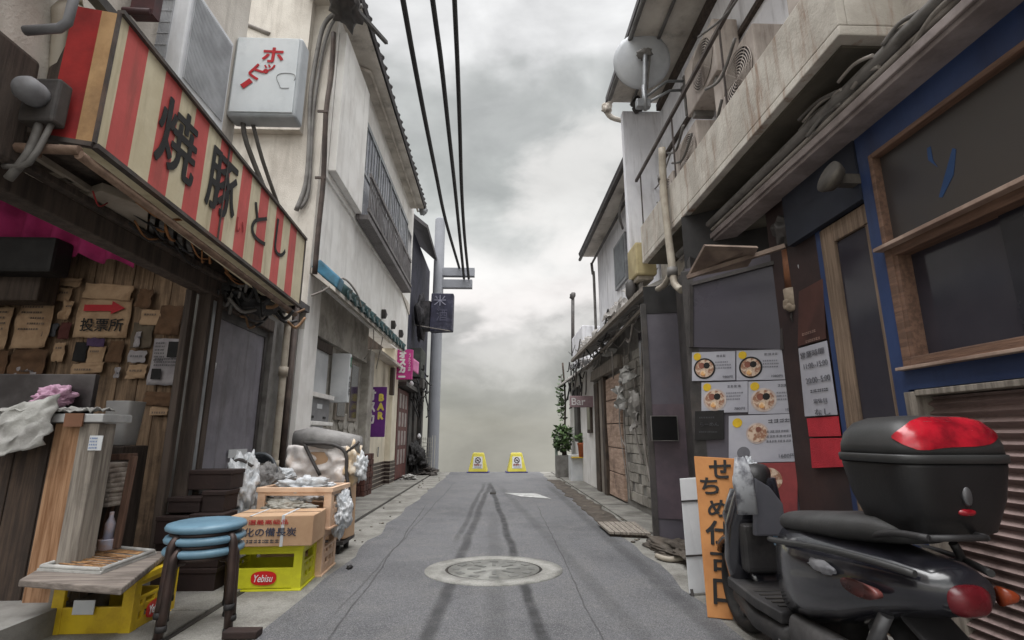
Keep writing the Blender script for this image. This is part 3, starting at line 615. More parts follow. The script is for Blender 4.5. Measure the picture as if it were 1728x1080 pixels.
# counter and what is on it
ct = thing('counter', 'worn wooden stall counter with a pale stone top', 'counter', (-3.0, 3.35, 0))
m = MB(); 
for k in range(9): m.box(-4.2+k*.195, -4.2+k*.195+.19, 3.22, 3.25, .0, 1.12)
m.build('plank_front', pm('wood_counter_dark', S(76, 62, 52), S(50, 41, 36), 3, .85, .3, 14, wave=(12, 12, .8), dirt=S(36, 30, 26), damt=.6), ct, bevel=.004, seg=1)
MB().box(-2.60, -2.45, 3.18, 3.22, 0, 1.12).build('corner_board', M_owood, ct, bevel=.006)
MB().box(-2.45, -2.34, 3.17, 3.24, 0, 1.12).build('corner_post', M_gwood, ct, bevel=.006)
MB().box(-2.40, -2.338, 3.24, 3.31, 0, 1.12).build('end_panel', M_gwood, ct, bevel=.006)
MB().box(-4.2, -2.31, 3.15, 3.40, 1.125, 1.175).build('countertop', pm('counter_stone', S(176, 176, 176), S(150, 150, 150), 6, .5, .1, dirt=S(112, 108, 104), damt=.5), ct, bevel=.008)
m = MB(); a = PY(152, 735, 3.165); b = PY(170, 760, 3.165); m.box(a.x, b.x, 3.164, 3.168, b.z, a.z); s_ = m.build('sticker', M_paint, ct); textlines((a.x+.005, 3.163, a.z-.02), (1, 0, 0), (0, 0, 1), .045, 4, .018, pm('ink_blue', S(60, 110, 180), None), ct, .009, seed=9)
m = MB(); m.box(PY(112, 690, 3.14).x, PY(143, 690, 3.14).x, 3.138, 3.149, 1.10, 1.177); m.build('tape', pm('tape_brown', S(122, 84, 62), None, 5, .5), ct)
def drape(u, v): return Vector((.03*noise.noise(Vector((u*5, v*5, 1))), .03*noise.noise(Vector((u*5, v*5, 3)))-.04*v, .02*noise.noise(Vector((u*6, v*6, 7)))))
m = MB(); m.sheet((-2.94, 3.17, .90), (.36, -.02, .10), (.02, -.03, .29), 14, 14, lambda u, v: drape(u, 1-v)*1.2, th=.006); m.sheet((-3.0, 3.13, 1.19), (.45, 0, 0), (0, .35, .02), 14, 10, lambda u, v: Vector((0, 0, .035*abs(noise.noise(Vector((u*6, v*6, 2)))))), th=.006)
m.sheet((-2.62, 3.14, 1.185), (.20, .05, 0), (0, .2, .02), 10, 8, lambda u, v: Vector((0, 0, .05*abs(noise.noise(Vector((u*6, v*6, 4)))))), th=.006)
tag(m.build('cloth', M_clothw), 'dirty white cloth draped over the counter end', 'cloth')
m = MB(); m.blob((PY(98, 668, 3.35)), (.085, .09, .055), 5, .7, 2.4, 4); m.blob((PY(82, 676, 3.3)), (.07, .07, .04), 8, .7, 2.4, 4)
tag(m.build('pink_rag', M_clothp), 'crumpled pale pink rag lying on the counter', 'rag')
m = MB(); a = PY(-60, 690, 3.43); b = PY(166, 632, 3.43); m.box(a.x, b.x, 3.41, 3.45, 1.0, b.z)
tag(m.build('splash_guard', pm('steel_dark', S(92, 88, 88), S(64, 60, 60), 3, .4, .05, metal=.5), bevel=.006), 'dark steel splash guard standing at the back of the counter', 'splash guard')
a = PY(172, 752, 3.75); b = PY(210, 676, 3.75)
m = MB(); m.loft([((( a.x+b.x)/2, 3.85, a.z), (1, 0, 0), (0, 1, 0), .075, .08, 5), (((a.x+b.x)/2, 3.85, b.z), (1, 0, 0), (0, 1, 0), .095, .10, 5)], 24)
tag(m.build('plastic_tub', pm('tub_clear', S(166, 164, 162), S(146, 144, 143), 4, .35, .1), bevel=.004), 'translucent grey plastic tub behind the counter corner', 'tub')
m = MB(); m.box((a.x+b.x)/2-.12, (a.x+b.x)/2+.12, 3.72, 3.98, .15, a.z-.003); tag(m.build('tub_stand', M_dwood, bevel=.01), 'dark narrow stand holding the grey plastic tub', 'stand')
# wooden easel frame with magazines
t = thing('magazine_rack', 'wooden frame rack with folded newspapers leaning by the counter', 'rack', tuple(PY(195, 930, 3.55)))
P = lambda x, y, Y=3.55: PY(x, y, Y)
m = MB(); m.bar(P(165, 772), P(228, 770, 3.5), .035, .04); m.bar(P(226, 770, 3.5), P(196, 925, 3.5), .035, .035); m.bar(P(206, 790, 3.7), P(168, 925, 3.7), .03, .03); m.bar(P(168, 772), P(150, 925), .03, .03)
m.build('frame', pm('wood_rack', S(112, 86, 72), S(84, 62, 52), 3, .75, .2, 14, wave=(10, 10, .8)), t, bevel=.004)
m = MB(); 
for k in range(9): p = P(181, 850-k*8.5, 3.6); m.box(p.x-.055+rnd.uniform(-.008, .008), p.x+.045+rnd.uniform(-.01, .01), 3.55, 3.75, p.z-.016, p.z+.016)
m.build('newspapers', pm('newsprint', S(172, 162, 152), S(132, 122, 114), 14, .95, .3, 50), t, bevel=.012, wob=.02)
p = P(174, 925, 3.5); m = MB(); m.lathe([(.035, 0), (.05, .02), (.05, .07), (.052, .075)], (p.x+.02, 3.5, .345), 20); m.lathe([(.028, 0), (.028, .09), (.012, .13), (.012, .16)], (p.x+.02, 3.5, .42), 16)
tag(m.build('sauce_jar', pm('jar_tan', S(186, 142, 108), S(170, 176, 196), 6, .4)), 'small tan jar with pale bottle neck behind the skewers', 'jar')

# small table on the crate, with skewers
tb = thing('low_table', 'grey weathered board table top resting on a yellow crate', 'table', (-1.98, 3.1, .30))
q = [PZ(32, 978, .335), PZ(206, 992, .335), PZ(285, 930, .335), PZ(120, 928, .335)]
m = MB(); m.prism([v-Vector((0, 0, .035)) for v in q], (0, 0, .035)); m.build('board', pm('wood_table', S(138, 128, 120), S(98, 90, 84), 3, .85, .3, 14, wave=(.8, 10, 10), dirt=S(70, 62, 56), damt=.5), tb, bevel=.008)
q2 = [PZ(62, 962, .34), PZ(170, 968, .34), PZ(264, 934, .34), PZ(175, 925, .34)]
t = thing('skewer_tray', 'white paper tray of bamboo skewers lying on the low table', 'tray', tuple((q2[0]+q2[2])/2))
lerp4 = lambda u, v: (q2[0]*(1-u)+q2[1]*u)*(1-v) + (q2[3]*(1-u)+q2[2]*u)*v
m = MB(); m.prism([v+Vector((0, 0, -.004)) for v in q2], (0, 0, .012))
def rim(a, b): m.tube([lerp4(*a)+Vector((0, 0, .016)), lerp4(*b)+Vector((0, 0, .016))], .012, 8)
rim((.03, .03), (.97, .03)); rim((.97, .03), (.97, .97)); rim((.97, .97), (.03, .97)); rim((.03, .97), (.03, .03))
m.build('paper', M_clothw, t)
m = MB()
for k in range(26):
    v = .12+.76*k/25; a, b = lerp4(.14+rnd.uniform(-.04, .05), v+rnd.uniform(-.02, .02)), lerp4(.88+rnd.uniform(-.08, .04), v+rnd.uniform(-.03, .03)); up = Vector((0, 0, .013+rnd.uniform(0, .008)))
    m.tube([a+up, b+up], .0032, 5)
m.build('skewers', pm('bamboo', S(176, 136, 92), S(120, 86, 58), 20, .7), t)

# ------------------------------------------------------------ crates
def crate(label, loc, rz, w, d, h, mat, logo=None, group=None, side=False):
    t = thing('beer_crate', label, 'crate', loc, rz, group)
    m = MB(); k = .03; s = .022
    for sx in (-1, 1):
        for sy in (-1, 1):
            m.prism([(sx*w/2, sy*d/2, 0), (sx*(w/2-.06), sy*d/2, 0), (sx*(w/2-.06), sy*(d/2-s), 0), (sx*(w/2-s), sy*(d/2-s), 0), (sx*(w/2-s), sy*(d/2-.06), 0), (sx*w/2, sy*(d/2-.06), 0)], (0, 0, h-.03))
    for sy in (-1, 1):
        y0, y1 = sorted((sy*d/2*.985, sy*(d/2-s)))
        m.box(-w/2+.058, w/2-.058, y0, y1, .02, h*.50); m.box(-w/2+.058, w/2-.058, y0, y1, h*.80, h-.035)
    for sx in (-1, 1):
        x0, x1 = sorted((sx*w/2*.985, sx*(w/2-s)))
        m.box(x0, x1, -d/2+.058, d/2-.058, .02, h*.22); m.box(x0, x1, -d/2+.058, d/2-.058, h*.34, h*.46); m.box(x0, x1, -d/2+.058, d/2-.058, h*.54, h*.6); m.box(x0, x1, -d/2+.058, d/2-.058, h*.80, h-.035)
        for q in (-.25, .0, .25): m.box(x0+.001*sx, x1, q*d-.012, q*d+.012, h*.2, h*.56)
    m.box(-w/2-.010, w/2+.010, -d/2-.010, -d/2+.03, h-.036, h-.0); m.box(-w/2-.010, w/2+.010, d/2-.03, d/2+.010, h-.036, h-.0)
    m.box(-w/2-.010, -w/2+.03, -d/2+.031, d/2-.031, h-.036, h); m.box(w/2-.03, w/2+.010, -d/2+.031, d/2-.031, h-.036, h)
    m.box(-w/2-.008, w/2+.008, -d/2-.008, d/2+.008, 0, .016)
    m.build('basket', mat, t, bevel=.004, local=True)
    if logo:
        for (o, ru) in (((0, -d/2-.001, h*.29), (1, 0, 0)), ((w/2+.001, 0, h*.29), (0, 1, 0)))[1:] if side else (((0, -d/2-.001, h*.29), (1, 0, 0)),):
            M3 = mchain(t); o = Vector(o); ru = Vector(ru); n = ru.cross(Vector((0, 0, 1)))
            mm = MB(); pts = [o + ru*(.085*math.copysign(abs(math.cos(a))**.8, math.cos(a))) + Vector((0, 0, .045*math.copysign(abs(math.sin(a))**.7, math.sin(a)))) for a in [2*math.pi*i/28 for i in range(28)]]
            mm.prism(pts, n*.003); mm.build('logo', M_logo, t, local=True)
            R3 = M3.to_3x3(); lettering(logo, M3 @ (o+n*.004), R3 @ ru, (0, 0, 1), .125, .045, M_inkw, t, .01, shear=.25)
    return t
CG = 'beer crates along the lane'
crate('golden yellow beer crate carrying the low table', (-2.16, 3.30, 0), R(2), .42, .42, .30, M_yellow, 'Yebisu', CG, side=True)
a = PY(120, 1032, 3.075); 
m = MB(); m.box(-2.24, -2.13, 3.072, 3.078, .12, .19); tag(m.build('paper_label', M_paint), 'blank white paper label stuck on the golden yellow crate', 'label')
crate('lemon yellow beer crate with red oval logo under the cardboard box', (-1.60, 4.08, 0), R(3), .50, .36, .30, M_lemon, 'Yebisu', CG)
crate('peach plastic crate standing on the ground under another', (-1.55, 4.45, 0), R(2), .46, .40, .34, M_peach, None, CG)
crate('peach plastic crate on top of its stack with bags inside', (-1.55, 4.46, .342), R(-2), .58, .42, .31, M_peach, None, CG)
for k, (z, ys) in enumerate(((.30, 0), (.36, .0))):
    pass
# red characters on the sides of the peach crates
for z in (.12, .46):
    m = MB(); lettering('酒', (-1.315 if z < .3 else -1.255, 4.45, z), (0, 1, 0), (0, 0, 1), .13, .10, M_inkr, None, .01, 'crate_mark') if False else None
cb = thing('cardboard_box', 'cardboard charcoal box tied with white band on the lemon crate', 'box', (-1.55, 4.03, .302), R(4))
M3 = mchain(cb)
MB().box(-.30, .27, -.19, .17, 0, .20).build('carton', M_card, cb, bevel=.006, local=True)
m = MB(); m.box(.055, .075, -.193, .173, -.001, .2035); m.box(-.16, -.145, -.193, .173, .2, .203); m.build('band', M_paint, cb, local=True)
m = MB(); m.box(-.30, .27, -.012, -.008, .2, .2025); m.build('seam', M_dwood, cb, local=True)
lettering('福化の備長炭', M3 @ Vector((-.05, -.192, .095)), M3.to_3x3() @ Vector((1, 0, 0)), (0, 0, 1), .42, .055, pm('ink_navy', S(58, 64, 84), None), cb, .01)
lettering('特選最高級品', M3 @ Vector((-.06, -.192, .160)), M3.to_3x3() @ Vector((1, 0, 0)), (0, 0, 1), .32, .032, M_inkr, cb, .0)
textlines(M3 @ Vector((-.2, -.192, .025)), M3.to_3x3() @ Vector((1, 0, 0)), (0, 0, 1), .32, 1, .03, M_inkg, cb, .022, seed=12)

# bags and other rubbish round the crates
def bag(label, c, size, seed, mat=M_bag, name='plastic_bag', amt=.45, g=None, cat='bag'):
    m = MB(); m.blob(c, size, seed, amt, 1.9, 5, crease=.20)
    return tag(m.build(name, mat), label, cat, g)
bag('crumpled white plastic bag heaped inside the top peach crate', (-1.55, 4.46, .62), (.22, .17, .085), 3)
bag('silvery plastic wrapping pushed through the handle hole of the peach crate', (-1.62, 4.28, .50), (.17, .05, .055), 6, pm('wrap_silver', S(176, 174, 166), S(118, 114, 104), 9, .35, 1.0, 18))
bag('white knotted bag hanging off the side of the top peach crate', PY(578, 862, 4.5)+Vector((.0, 0, -.02)), (.06, .12, .16), 9)
bag('tall white rubbish bag slumped by the grey doors', PY(410, 822, 4.35)+Vector((0, 0, -.05)), (.115, .14, .27), 12)
bag('small white bag peeking above the peach crate', PY(473, 806, 4.75), (.11, .10, .07), 15)
bag('grey white bundle left of the top peach crate', PY(455, 800, 4.5)+Vector((-.05, .1, -.06)), (.10, .1, .12), 19, M_cloth, 'rag_bundle', cat='bundle')
m = MB(); c = PY(436, 800, 4.6)
for k in range(6): m.tube([c+Vector(((.15-.012*k)*math.cos(a), .02*k, (.17-.014*k)*math.sin(a))) for a in [i*2*math.pi/24 for i in range(25)]], .013, 8)
tag(m.build('hose_coil', pm('hose', S(86, 90, 94), S(58, 62, 66), 8, .4)), 'coiled dark grey hose hanging by the grey doors', 'hose')
m = MB(); c = PY(412, 800, 4.3); m.tube([c+Vector((-.12, 0, -.35)), c+Vector((-.13, 0, .02)), c+Vector((-.05, 0, .11)), c+Vector((.06, 0, .06))], .014, 8, sub=4)
tag(m.build('bent_tube', M_dark), 'dark bent tube arching over the tall white rubbish bag', 'tube')
# trolley wrapped in plastic
tr = thing('covered_trolley', 'hand trolley piled with paper under a grey rolled cover', 'trolley', (-1.6, 5.1, 0))
m = MB(); m.loft([((-1.93, 5.12, 1.00), (0, 1, 0), (0, 0, 1), .10, .085, 2.4), ((-1.75, 5.07, 1.01), (0, 1, 0), (0, 0, 1), .13, .105, 2.4), ((-1.5, 5.05, .99), (0, 1, 0), (0, 0, 1), .13, .10, 2.4), ((-1.28, 5.08, .955), (0, 1, 0), (0, 0, 1), .115, .09, 2.4)], 24)
m.build('rolled_cover', M_cloth, tr, wob=.05)
m = MB(); m.tube([P(513, 748, 4.90), P(560, 750, 4.9), P(583, 765, 4.9), P(585, 800, 4.9), P(594, 860, 4.9)], .016, 8, sub=4); m.tube([P(513, 748, 4.9), P(526, 775, 4.9), P(540, 802, 4.9)], .016, 8, sub=3); m.tube([P(583, 765, 4.9), P(606, 745, 4.95)], .012, 8); m.tube([P(497, 745, 5.1), P(492, 860, 5.1)], .015, 8)
m.build('tube_frame', M_dark, tr)
m = MB(); m.box(-1.90, -1.36, 5.0, 5.36, .12, .62); m.box(-1.86, -1.50, 4.97, 5.30, .63, .88); m.build('cartons', M_card, tr, bevel=.01, wob=.04)
m = MB(); m.sheet((-1.92, 4.92, .62), (.56, -.02, 0), (0, .05, .34), 24, 18, lambda u, v: Vector((.03*noise.noise(Vector((u*5, v*5, 2))), .06*noise.noise(Vector((u*5, v*4, 9)))-.03*math.sin(u*9), .03*noise.noise(Vector((u*5, v*3, 4))))), th=.005); m.build('plastic_wrap', pm('wrap_pale', S(226, 221, 218), S(200, 192, 187), 5, .35, .6, 20, dirt=S(208, 178, 150), damt=.45, dscale=5), tr)
m = MB(); m.blob((-1.33, 5.0, .80), (.08, .09, .16), 25, .7, 2.4, 4); m.build('paper_sack', pm('sack_tan', S(206, 176, 134), S(220, 210, 196), 6, .8, .5, 20), tr)
m = MB(); m.blob((-1.24, 4.98, .76), (.05, .06, .10), 28, .8, 2.6, 4); m.build('white_bag', M_bag, tr)
m = MB(); m.box(-1.92, -1.36, 4.98, 5.38, .085, .118); m.build('platform', M_dark, tr)
for sx in (-1.86, -1.42):
    for sy in (5.04, 5.32): MB().lathe([(.04, -.015), (.04, .015)], (sx, sy, .041), 16, M=Matrix.Rotation(R(90), 3, 'Y')).build('wheel', M_black, tr)

# stack of dark brown planter boxes
for k, (x0, x1, z0, z1, y0, lb) in enumerate(((-2.34, -1.90, 0, .16, 3.86, 'bottom'), (-2.33, -1.90, .162, .32, 3.87, 'second'), (-2.335, -2.12, .322, .50, 3.84, ''), (-2.11, -1.89, .322, .515, 3.84, ''), (-2.31, -2.09, .517, .62, 3.9, ''), (-2.085, -1.93, .517, .66, 3.92, ''), (-2.27, -1.94, .662, .80, 4.0, ''))):
    lbl = ['lowest wide brown box of the dark stack behind the stools', 'second wide brown box from the ground in the dark stack', 'left half box in the middle of the dark brown stack', 'right half box in the middle of the dark brown stack', 'small brown box upper left in the dark stack', 'small brown box upper right in the dark stack', 'topmost dark brown box of the stack behind the stools'][k]
    m = MB(); m.box(x0, x1, y0, y0+.20, z0, z1-.012); m.box(x0-.006, x1+.006, y0-.006, y0+.206, z1-.03, z1)
    tag(m.build('brown_box', M_brownbox, bevel=.005), lbl, 'box', 'dark brown boxes stacked behind the stools')

# ------------------------------------------------------------ stacked stools
def stool(label, z, rz, first=None):
    if first is not None:
        t = copy_tree(first); t.location = (-1.655, 3.20, z); t.rotation_euler = (0, 0, rz); t['label'] = label; return t
    t = thing('round_stool', label, 'stool', (-1.655, 3.20, z), rz, 'round blue stools stacked in one pile')
    MB().lathe([(.02, .400), (.185, .400), (.204, .410), (.208, .424), (.200, .438), (.17, .446), (.02, .450)], (0, 0, 0), 40).build('seat', M_stool, t, local=True)
    MB().lathe([(.165, .380), (.182, .380), (.182, .3995), (.165, .3995)], (0, 0, 0), 32).build('seat_ring', M_leg, t, local=True)
    for k in range(4):
        a = math.pi/4 + k*math.pi/2; c, s = math.cos(a), math.sin(a)
        m = MB(); m.tube([(c*.13, s*.13, .380), (c*.175, s*.175, .378), (c*.205, s*.205, .345), (c*.212, s*.212, .28), (c*.226, s*.226, .01)], .0235, 12, sub=3)
        l = m.build('leg', M_leg, t, local=True)
        MB().lathe([(.026, 0), (.028, .012), (.026, .03)], (c*.226, s*.226, 0), 12).build('rubber_foot', M_black, l, local=True)
    return t
s0 = stool('bottom blue stool of the stack beside the low table', 0, R(27))
stool('middle blue stool of the stack beside the low table', .062, R(30), s0); stool('top blue round stool with its whole seat visible on the stack', .124, R(24), s0)
m = MB(); m.box(-1.42, -1.24, 3.02, 3.10, .009, .045); tag(m.build('timber_block', M_brownbox, bevel=.006), 'short dark brown timber block lying on the ground by the stool feet', 'block')
# ------------------------------------------------------------ LEFT: low section with grey doors
lo = thing('door_annex', 'low shop annex with scuffed dark grey sliding doors', 'shop', (-2.3, 5.1, 0))
MB().box(-2.5, -2.36, 4.2, 6.1, 0, 2.5).build('wall', M_conc2, lo)
MB().box(-2.5, -2.26, 4.18, 6.12, 2.5, 2.58).build('roof', M_roof, lo)
MB().box(-2.38, -2.25, 4.2, 5.2, 2.08, 2.2).build('lintel', M_dwood, lo, bevel=.01, wob=.02)
for y0, y1, x in ((4.18, 5.14, -2.30),):
    m = MB(); m.box(x-.03, x, y0, y1, .04, 2.08)
    d = m.build('sliding_door', M_greyd, lo, bevel=.004)
    m = MB(); m.box(x+.001, x+.012, y0, y0+.05, .04, 2.08); m.box(x+.001, x+.012, y1-.05, y1, .04, 2.08); m.box(x+.001, x+.012, y0+.051, y1-.051, .62, .70); m.box(x+.001, x+.012, y0+.051, y1-.051, 2.0, 2.08)
    m.build('door_frame', M_dark, d)
m = MB(); m.box(-2.288, -2.282, 4.62, 4.95, .86, .93); m.build('nameplate', M_paint, lo)
m = MB(); m.bar((-2.28, 5.17, 0), (-2.28, 5.2, 2.2), .06, .06); m.build('post', M_pipeg, lo, wob=.02)
# downpipes
t = thing('drainpipe', 'cream plastic downpipe with elbow beside the grey doors', 'pipe', (-2.24, 5.45, 0))
m = MB(); m.tube([(-2.26, 4.9, 2.28), (-2.26, 5.35, 2.26), (-2.25, 5.46, 2.24), (-2.25, 5.5, 2.15), (-2.25, 5.5, 0.02)], .036, 12, sub=4); m.build('tube', M_pipe, t)
MB().tube([(-2.25, 5.5, 1.66), (-2.25, 5.5, 1.76)], .048, 12).build('coupling', M_pipe, t); MB().tube([(-2.25, 5.5, .72), (-2.25, 5.5, .80)], .046, 12).build('coupling', M_pipe, t)
m = MB(); m.tube([(-2.27, 5.74, 0.02), (-2.27, 5.74, 2.6)], .034, 10); m.bar((-2.31, 5.80, 0), (-2.31, 5.80, 2.6), .06, .06)
tag(m.build('drainpipe', pm('pipe_brown', S(74, 62, 56), S(54, 45, 42), 6, .7, .2, dirt=S(104, 92, 82), damt=.4)), 'dark brown downpipe between the cream pipe and white building', 'pipe')
m = MB(); m.box(-2.36, -2.33, 5.2, 5.72, 0, 2.4); m.build('side_panel', M_conc2, lo)
# clutter hanging under the far end of the signboard
m = MB(); rr = random.Random(8)
for k in range(46):
    y = rr.uniform(4.0, 4.9); a = Vector((rr.uniform(-2.28, -1.95), y, rr.uniform(2.12, 2.38))); b = a+Vector((rr.uniform(-.12, .16), rr.uniform(-.1, .42), rr.uniform(-.16, .08))); c = (a+b)/2+Vector((0, 0, -rr.uniform(.02, .10)))
    m.tube([a, c, b], rr.uniform(.005, .016), 6, mi=rr.choice([0, 0, 0, 1, 2]), sub=4)
m.blob((-2.16, 4.45, 2.20), (.14, .22, .09), 3, .8, 2.5, 3, 0); m.blob((-2.1, 4.72, 2.25), (.10, .16, .07), 6, .8, 2.5, 3, 0)
tag(m.build('cable_tangle', [M_cable, M_pipeg, pm('twig', S(142, 112, 84), S(104, 80, 60), 6, .9)]), 'tangle of black cables and dry twigs under the signboard far end', 'cables')
m = MB()
for k in range(26):
    y = rr.uniform(2.4, 3.9); a = Vector((rr.uniform(-2.2, -1.9), y, rr.uniform(2.26, 2.38))); b = a+Vector((rr.uniform(-.1, .1), rr.uniform(.1, .6), rr.uniform(-.05, .05))); m.tube([a, (a+b)/2+Vector((0, 0, -.05)), b], rr.uniform(.004, .010), 6, mi=rr.choice([0, 0, 1, 2]), sub=4)
tag(m.build('cable_tangle', [M_cable, pm('cable_red', S(150, 44, 44), None), pm('twig2', S(150, 104, 66), None, 6, .9)]), 'loose red and black wires strung below the striped signboard', 'cables')
bag('pale round plastic bag hung between the dark posts and doors', (-2.31, 4.16, 1.62), (.05, .06, .09), 31)
m = MB(); m.sheet((-2.29, 4.08, .9), (0, .06, 0), (0, 0, .6), 6, 14, lambda u, v: Vector((.02*noise.noise(Vector((u*4, v*5, 3))), .02*noise.noise(Vector((u, v*4, 5))), 0)), th=.004)
tag(m.build('hanging_towel', M_clothw), 'narrow grey white towel hanging beside the grey doors', 'towel')

# ------------------------------------------------------------ LEFT: white two-storey building
wb = thing('white_house', 'white plastered two storey house with tiled eaves and wooden railing windows', 'house', (-2.5, 9.7, 0))
XW = -2.3
m = MB(); m.box(-6, -2.3, 6.12, 6.30, 2.3, 7.4); m.box(-6, -2.55, 6.0, 6.12, 4.9, 7.4); m.build('side_wall', M_beige, wb, wob=.01)
m = MB(); m.box(-2.55, XW, 6.302, 12.25, 3.0, 4.42); m.build('wall', M_white, wb)
m = MB(); m.box(-2.5, -2.27, 6.28, 13.2, 4.42, 7.3); m.build('upper_wall', M_white, wb)
m = MB(); m.box(-2.55, -2.3, 12.252, 13.2, 2.5, 4.42); m.build('wall', M_white, wb)
m = MB(); m.prism([(-2.268, 12.0, 4.42), (-2.268, 13.2, 4.42), (-2.268, 13.2, 4.15), ], (-.25, 0, 0)); m.build('corbel', M_beige, wb)
# shutter box (pale projecting case) and window with railing
m = MB(); m.box(-2.266, -2.16, 6.34, 7.72, 4.52, 6.70); m.build('shutter_case', M_white, wb, bevel=.01)
wd = MB().box(-2.266, -2.22, 7.76, 12.0, 4.50, 6.25).build('window', M_dwood, wb)
m = MB()
for k in range(4): y = 7.82+k*1.05; m.box(-2.219, -2.212, y, y+.97, 4.6, 6.15)
m.build('pane', pm('glass_grey', S(140, 142, 150), S(104, 106, 116), 2, .25, 0, dirt=S(80, 80, 88), damt=.6), wd)
m = MB()
for k in range(5): y = 7.80+k*1.045; m.box(-2.219, -2.195, y-.03, y+.03, 4.52, 6.2)
for k in range(22): y = 7.9+k*.19; m.box(-2.21, -2.198, y-.006, y+.006, 5.35, 6.15)
m.box(-2.219, -2.195, 7.8, 12.0, 5.3, 5.36); m.box(-2.219, -2.19, 7.8, 12.0, 6.16, 6.25); m.build('sash', M_alu, wd)
m = MB(); m.box(-2.266, -2.06, 7.74, 12.05, 4.42, 4.50)
m.box(-2.10, -2.06, 7.74, 12.05, 5.18, 5.25); m.box(-2.10, -2.06, 7.74, 12.05, 4.56, 4.62)
for k in range(40):
    y = 7.78+k*.109; m.box(-2.09, -2.075, y-.010+rr.uniform(-.008, .004), y+.008, 4.5, 5.18+rr.uniform(-.02, .06))
m.build('railing', pm('rail_grey_wood', S(136, 132, 132), S(98, 94, 94), 6, .85, .4, 14, wave=(14, 14, .8), dirt=S(52, 48, 46), damt=.6), wb, wob=.03)
wd2 = MB().box(-2.266, -2.235, 12.25, 12.8, 4.75, 6.2).build('window', M_alu, wb)
MB().box(-2.234, -2.228, 12.3, 12.75, 4.8, 6.15).build('pane', M_glassd, wd2)
# eave with soffit, fascia, gutter and dark roof
m = MB(); m.box(-2.6, -1.93, 5.75, 12.7, 6.93, 6.97); m.build('soffit', M_soff, wb)
m = MB(); m.prism([(-2.6, 5.65, 7.72), (-1.90, 5.65, 6.96), (-1.88, 5.65, 7.03), (-2.6, 5.65, 7.82)], (0, 7.15, 0))
for k in range(28): y = 5.7+k*.257; m.tube([(-1.89, y, 7.03), (-2.55, y, 7.78)], .05, 8)
r_ = m.build('roof', M_roof, wb, wob=.03)
m = MB(); m.tube([(-2.10, 7.4, 6.885), (-2.10, 9, 6.885), (-2.10, 12.75, 6.88)], .025, 10); m.tube([(-2.10, 7.4, 6.885), (-2.26, 7.3, 6.88)], .03, 8); m.build('gutter', pm('gutter_pale', S(196, 188, 178), S(166, 158, 148), 5, .7, .2), wb, wob=.02)
m = MB(); m.blob((-1.96, 12.8, 6.9), (.10, .08, .10), 4, .6, 2, 3); m.build('flashing', M_alu, r_)
# lower storefront with recess
MB().box(-2.5, XW+.002, 6.12, 6.60, 0, 3.0).build('pier', M_white, wb, bevel=.01)
m = MB(); m.box(-2.62, -2.45, 6.6, 9.45, 0, 3.0); m.build('recess_wall', M_stone, wb)
m = MB()                                                    # cracked stone facing
for k in range(52):
    y = rr.uniform(6.95, 9.3); z = rr.uniform(.45, 1.6); 
    n = rr.randint(5, 7); r0 = rr.uniform(.10, .22); pts = [(-2.452, y+r0*rr.uniform(.7, 1.1)*math.cos(2*math.pi*i/n), z+.8*r0*rr.uniform(.7, 1.1)*math.sin(2*math.pi*i/n)) for i in range(n)]
    m.prism(pts, (rr.uniform(.012, .035), 0, 0))
m.build('stone_facing', M_stone, wb, bevel=.01)
MB().box(-2.5, XW, 9.45, 9.8, .62, 2.6).build('pier', M_stone, wb, bevel=.02)
m = MB()
for r in range(7):
    z = .0+r*.105; x = 9.40 if r % 2 == 0 else 9.33
    y = x
    while y < 9.86: m.box(-2.44, -2.24+rr.uniform(-.01, .01), y, min(y+.15, 9.9), z, z+.098); y += .158
    for q in range(3): m.box(-2.44+q*.07, -2.44+q*.07+.063, 9.30, 9.36, z, z+.098)
m.build('brick_base', M_brick, wb, bevel=.006)
m = MB()
for r in range(8):
    z = r*.105; y = 6.62 + (.08 if r % 2 else 0)
    while y < 9.25: m.box(-2.45, -2.40, y, y+.15, z, z+.098); y += .158
m.build('brick_base', M_brick, wb, bevel=.005)
# upper fascia in recess (darker grey)
MB().box(-2.45, -2.36, 6.602, 9.45, 2.35, 3.0).build('recess_header', M_stone, wb, wob=.02)
# entrance wall after the recess
m = MB(); m.box(-2.6, -2.42, 9.8, 11.7, .5, 2.6); m.build('entrance_wall', pm('plaster_cream', S(224, 215, 196), S(206, 197, 178), 2, .9, .2, 60, dirt=S(130, 120, 104), damt=.4, streak=True), wb)
m = MB(); m.box(-2.6, XW, 11.7, 12.25, .5, 3.0); m.build('entrance_wall', MATS['plaster_cream'], wb)
m = MB(); m.box(-2.62, -2.405, 9.8, 11.69, 0, .5); m.box(-2.62, -2.285, 11.69, 12.26, 0, .5); q = m.build('tile_base', M_tiled, wb)
m = MB()
for k in range(6): z = .02+k*.083; m.box(-2.6, -2.4015, 9.81, 11.6865, z, z+.013); m.box(-2.6, -2.2815, 11.6865, 12.264, z, z+.013)
m.build('joint', M_joint, q)
MB().box(-2.6, -2.2, 9.8, 12.25, 2.602, 2.66).build('porch_soffit', M_soff, wb)
m = MB(); m.box(-2.398, -2.38, 10.9, 10.94, .62, .82); m.build('door_handle', M_alu, wb)
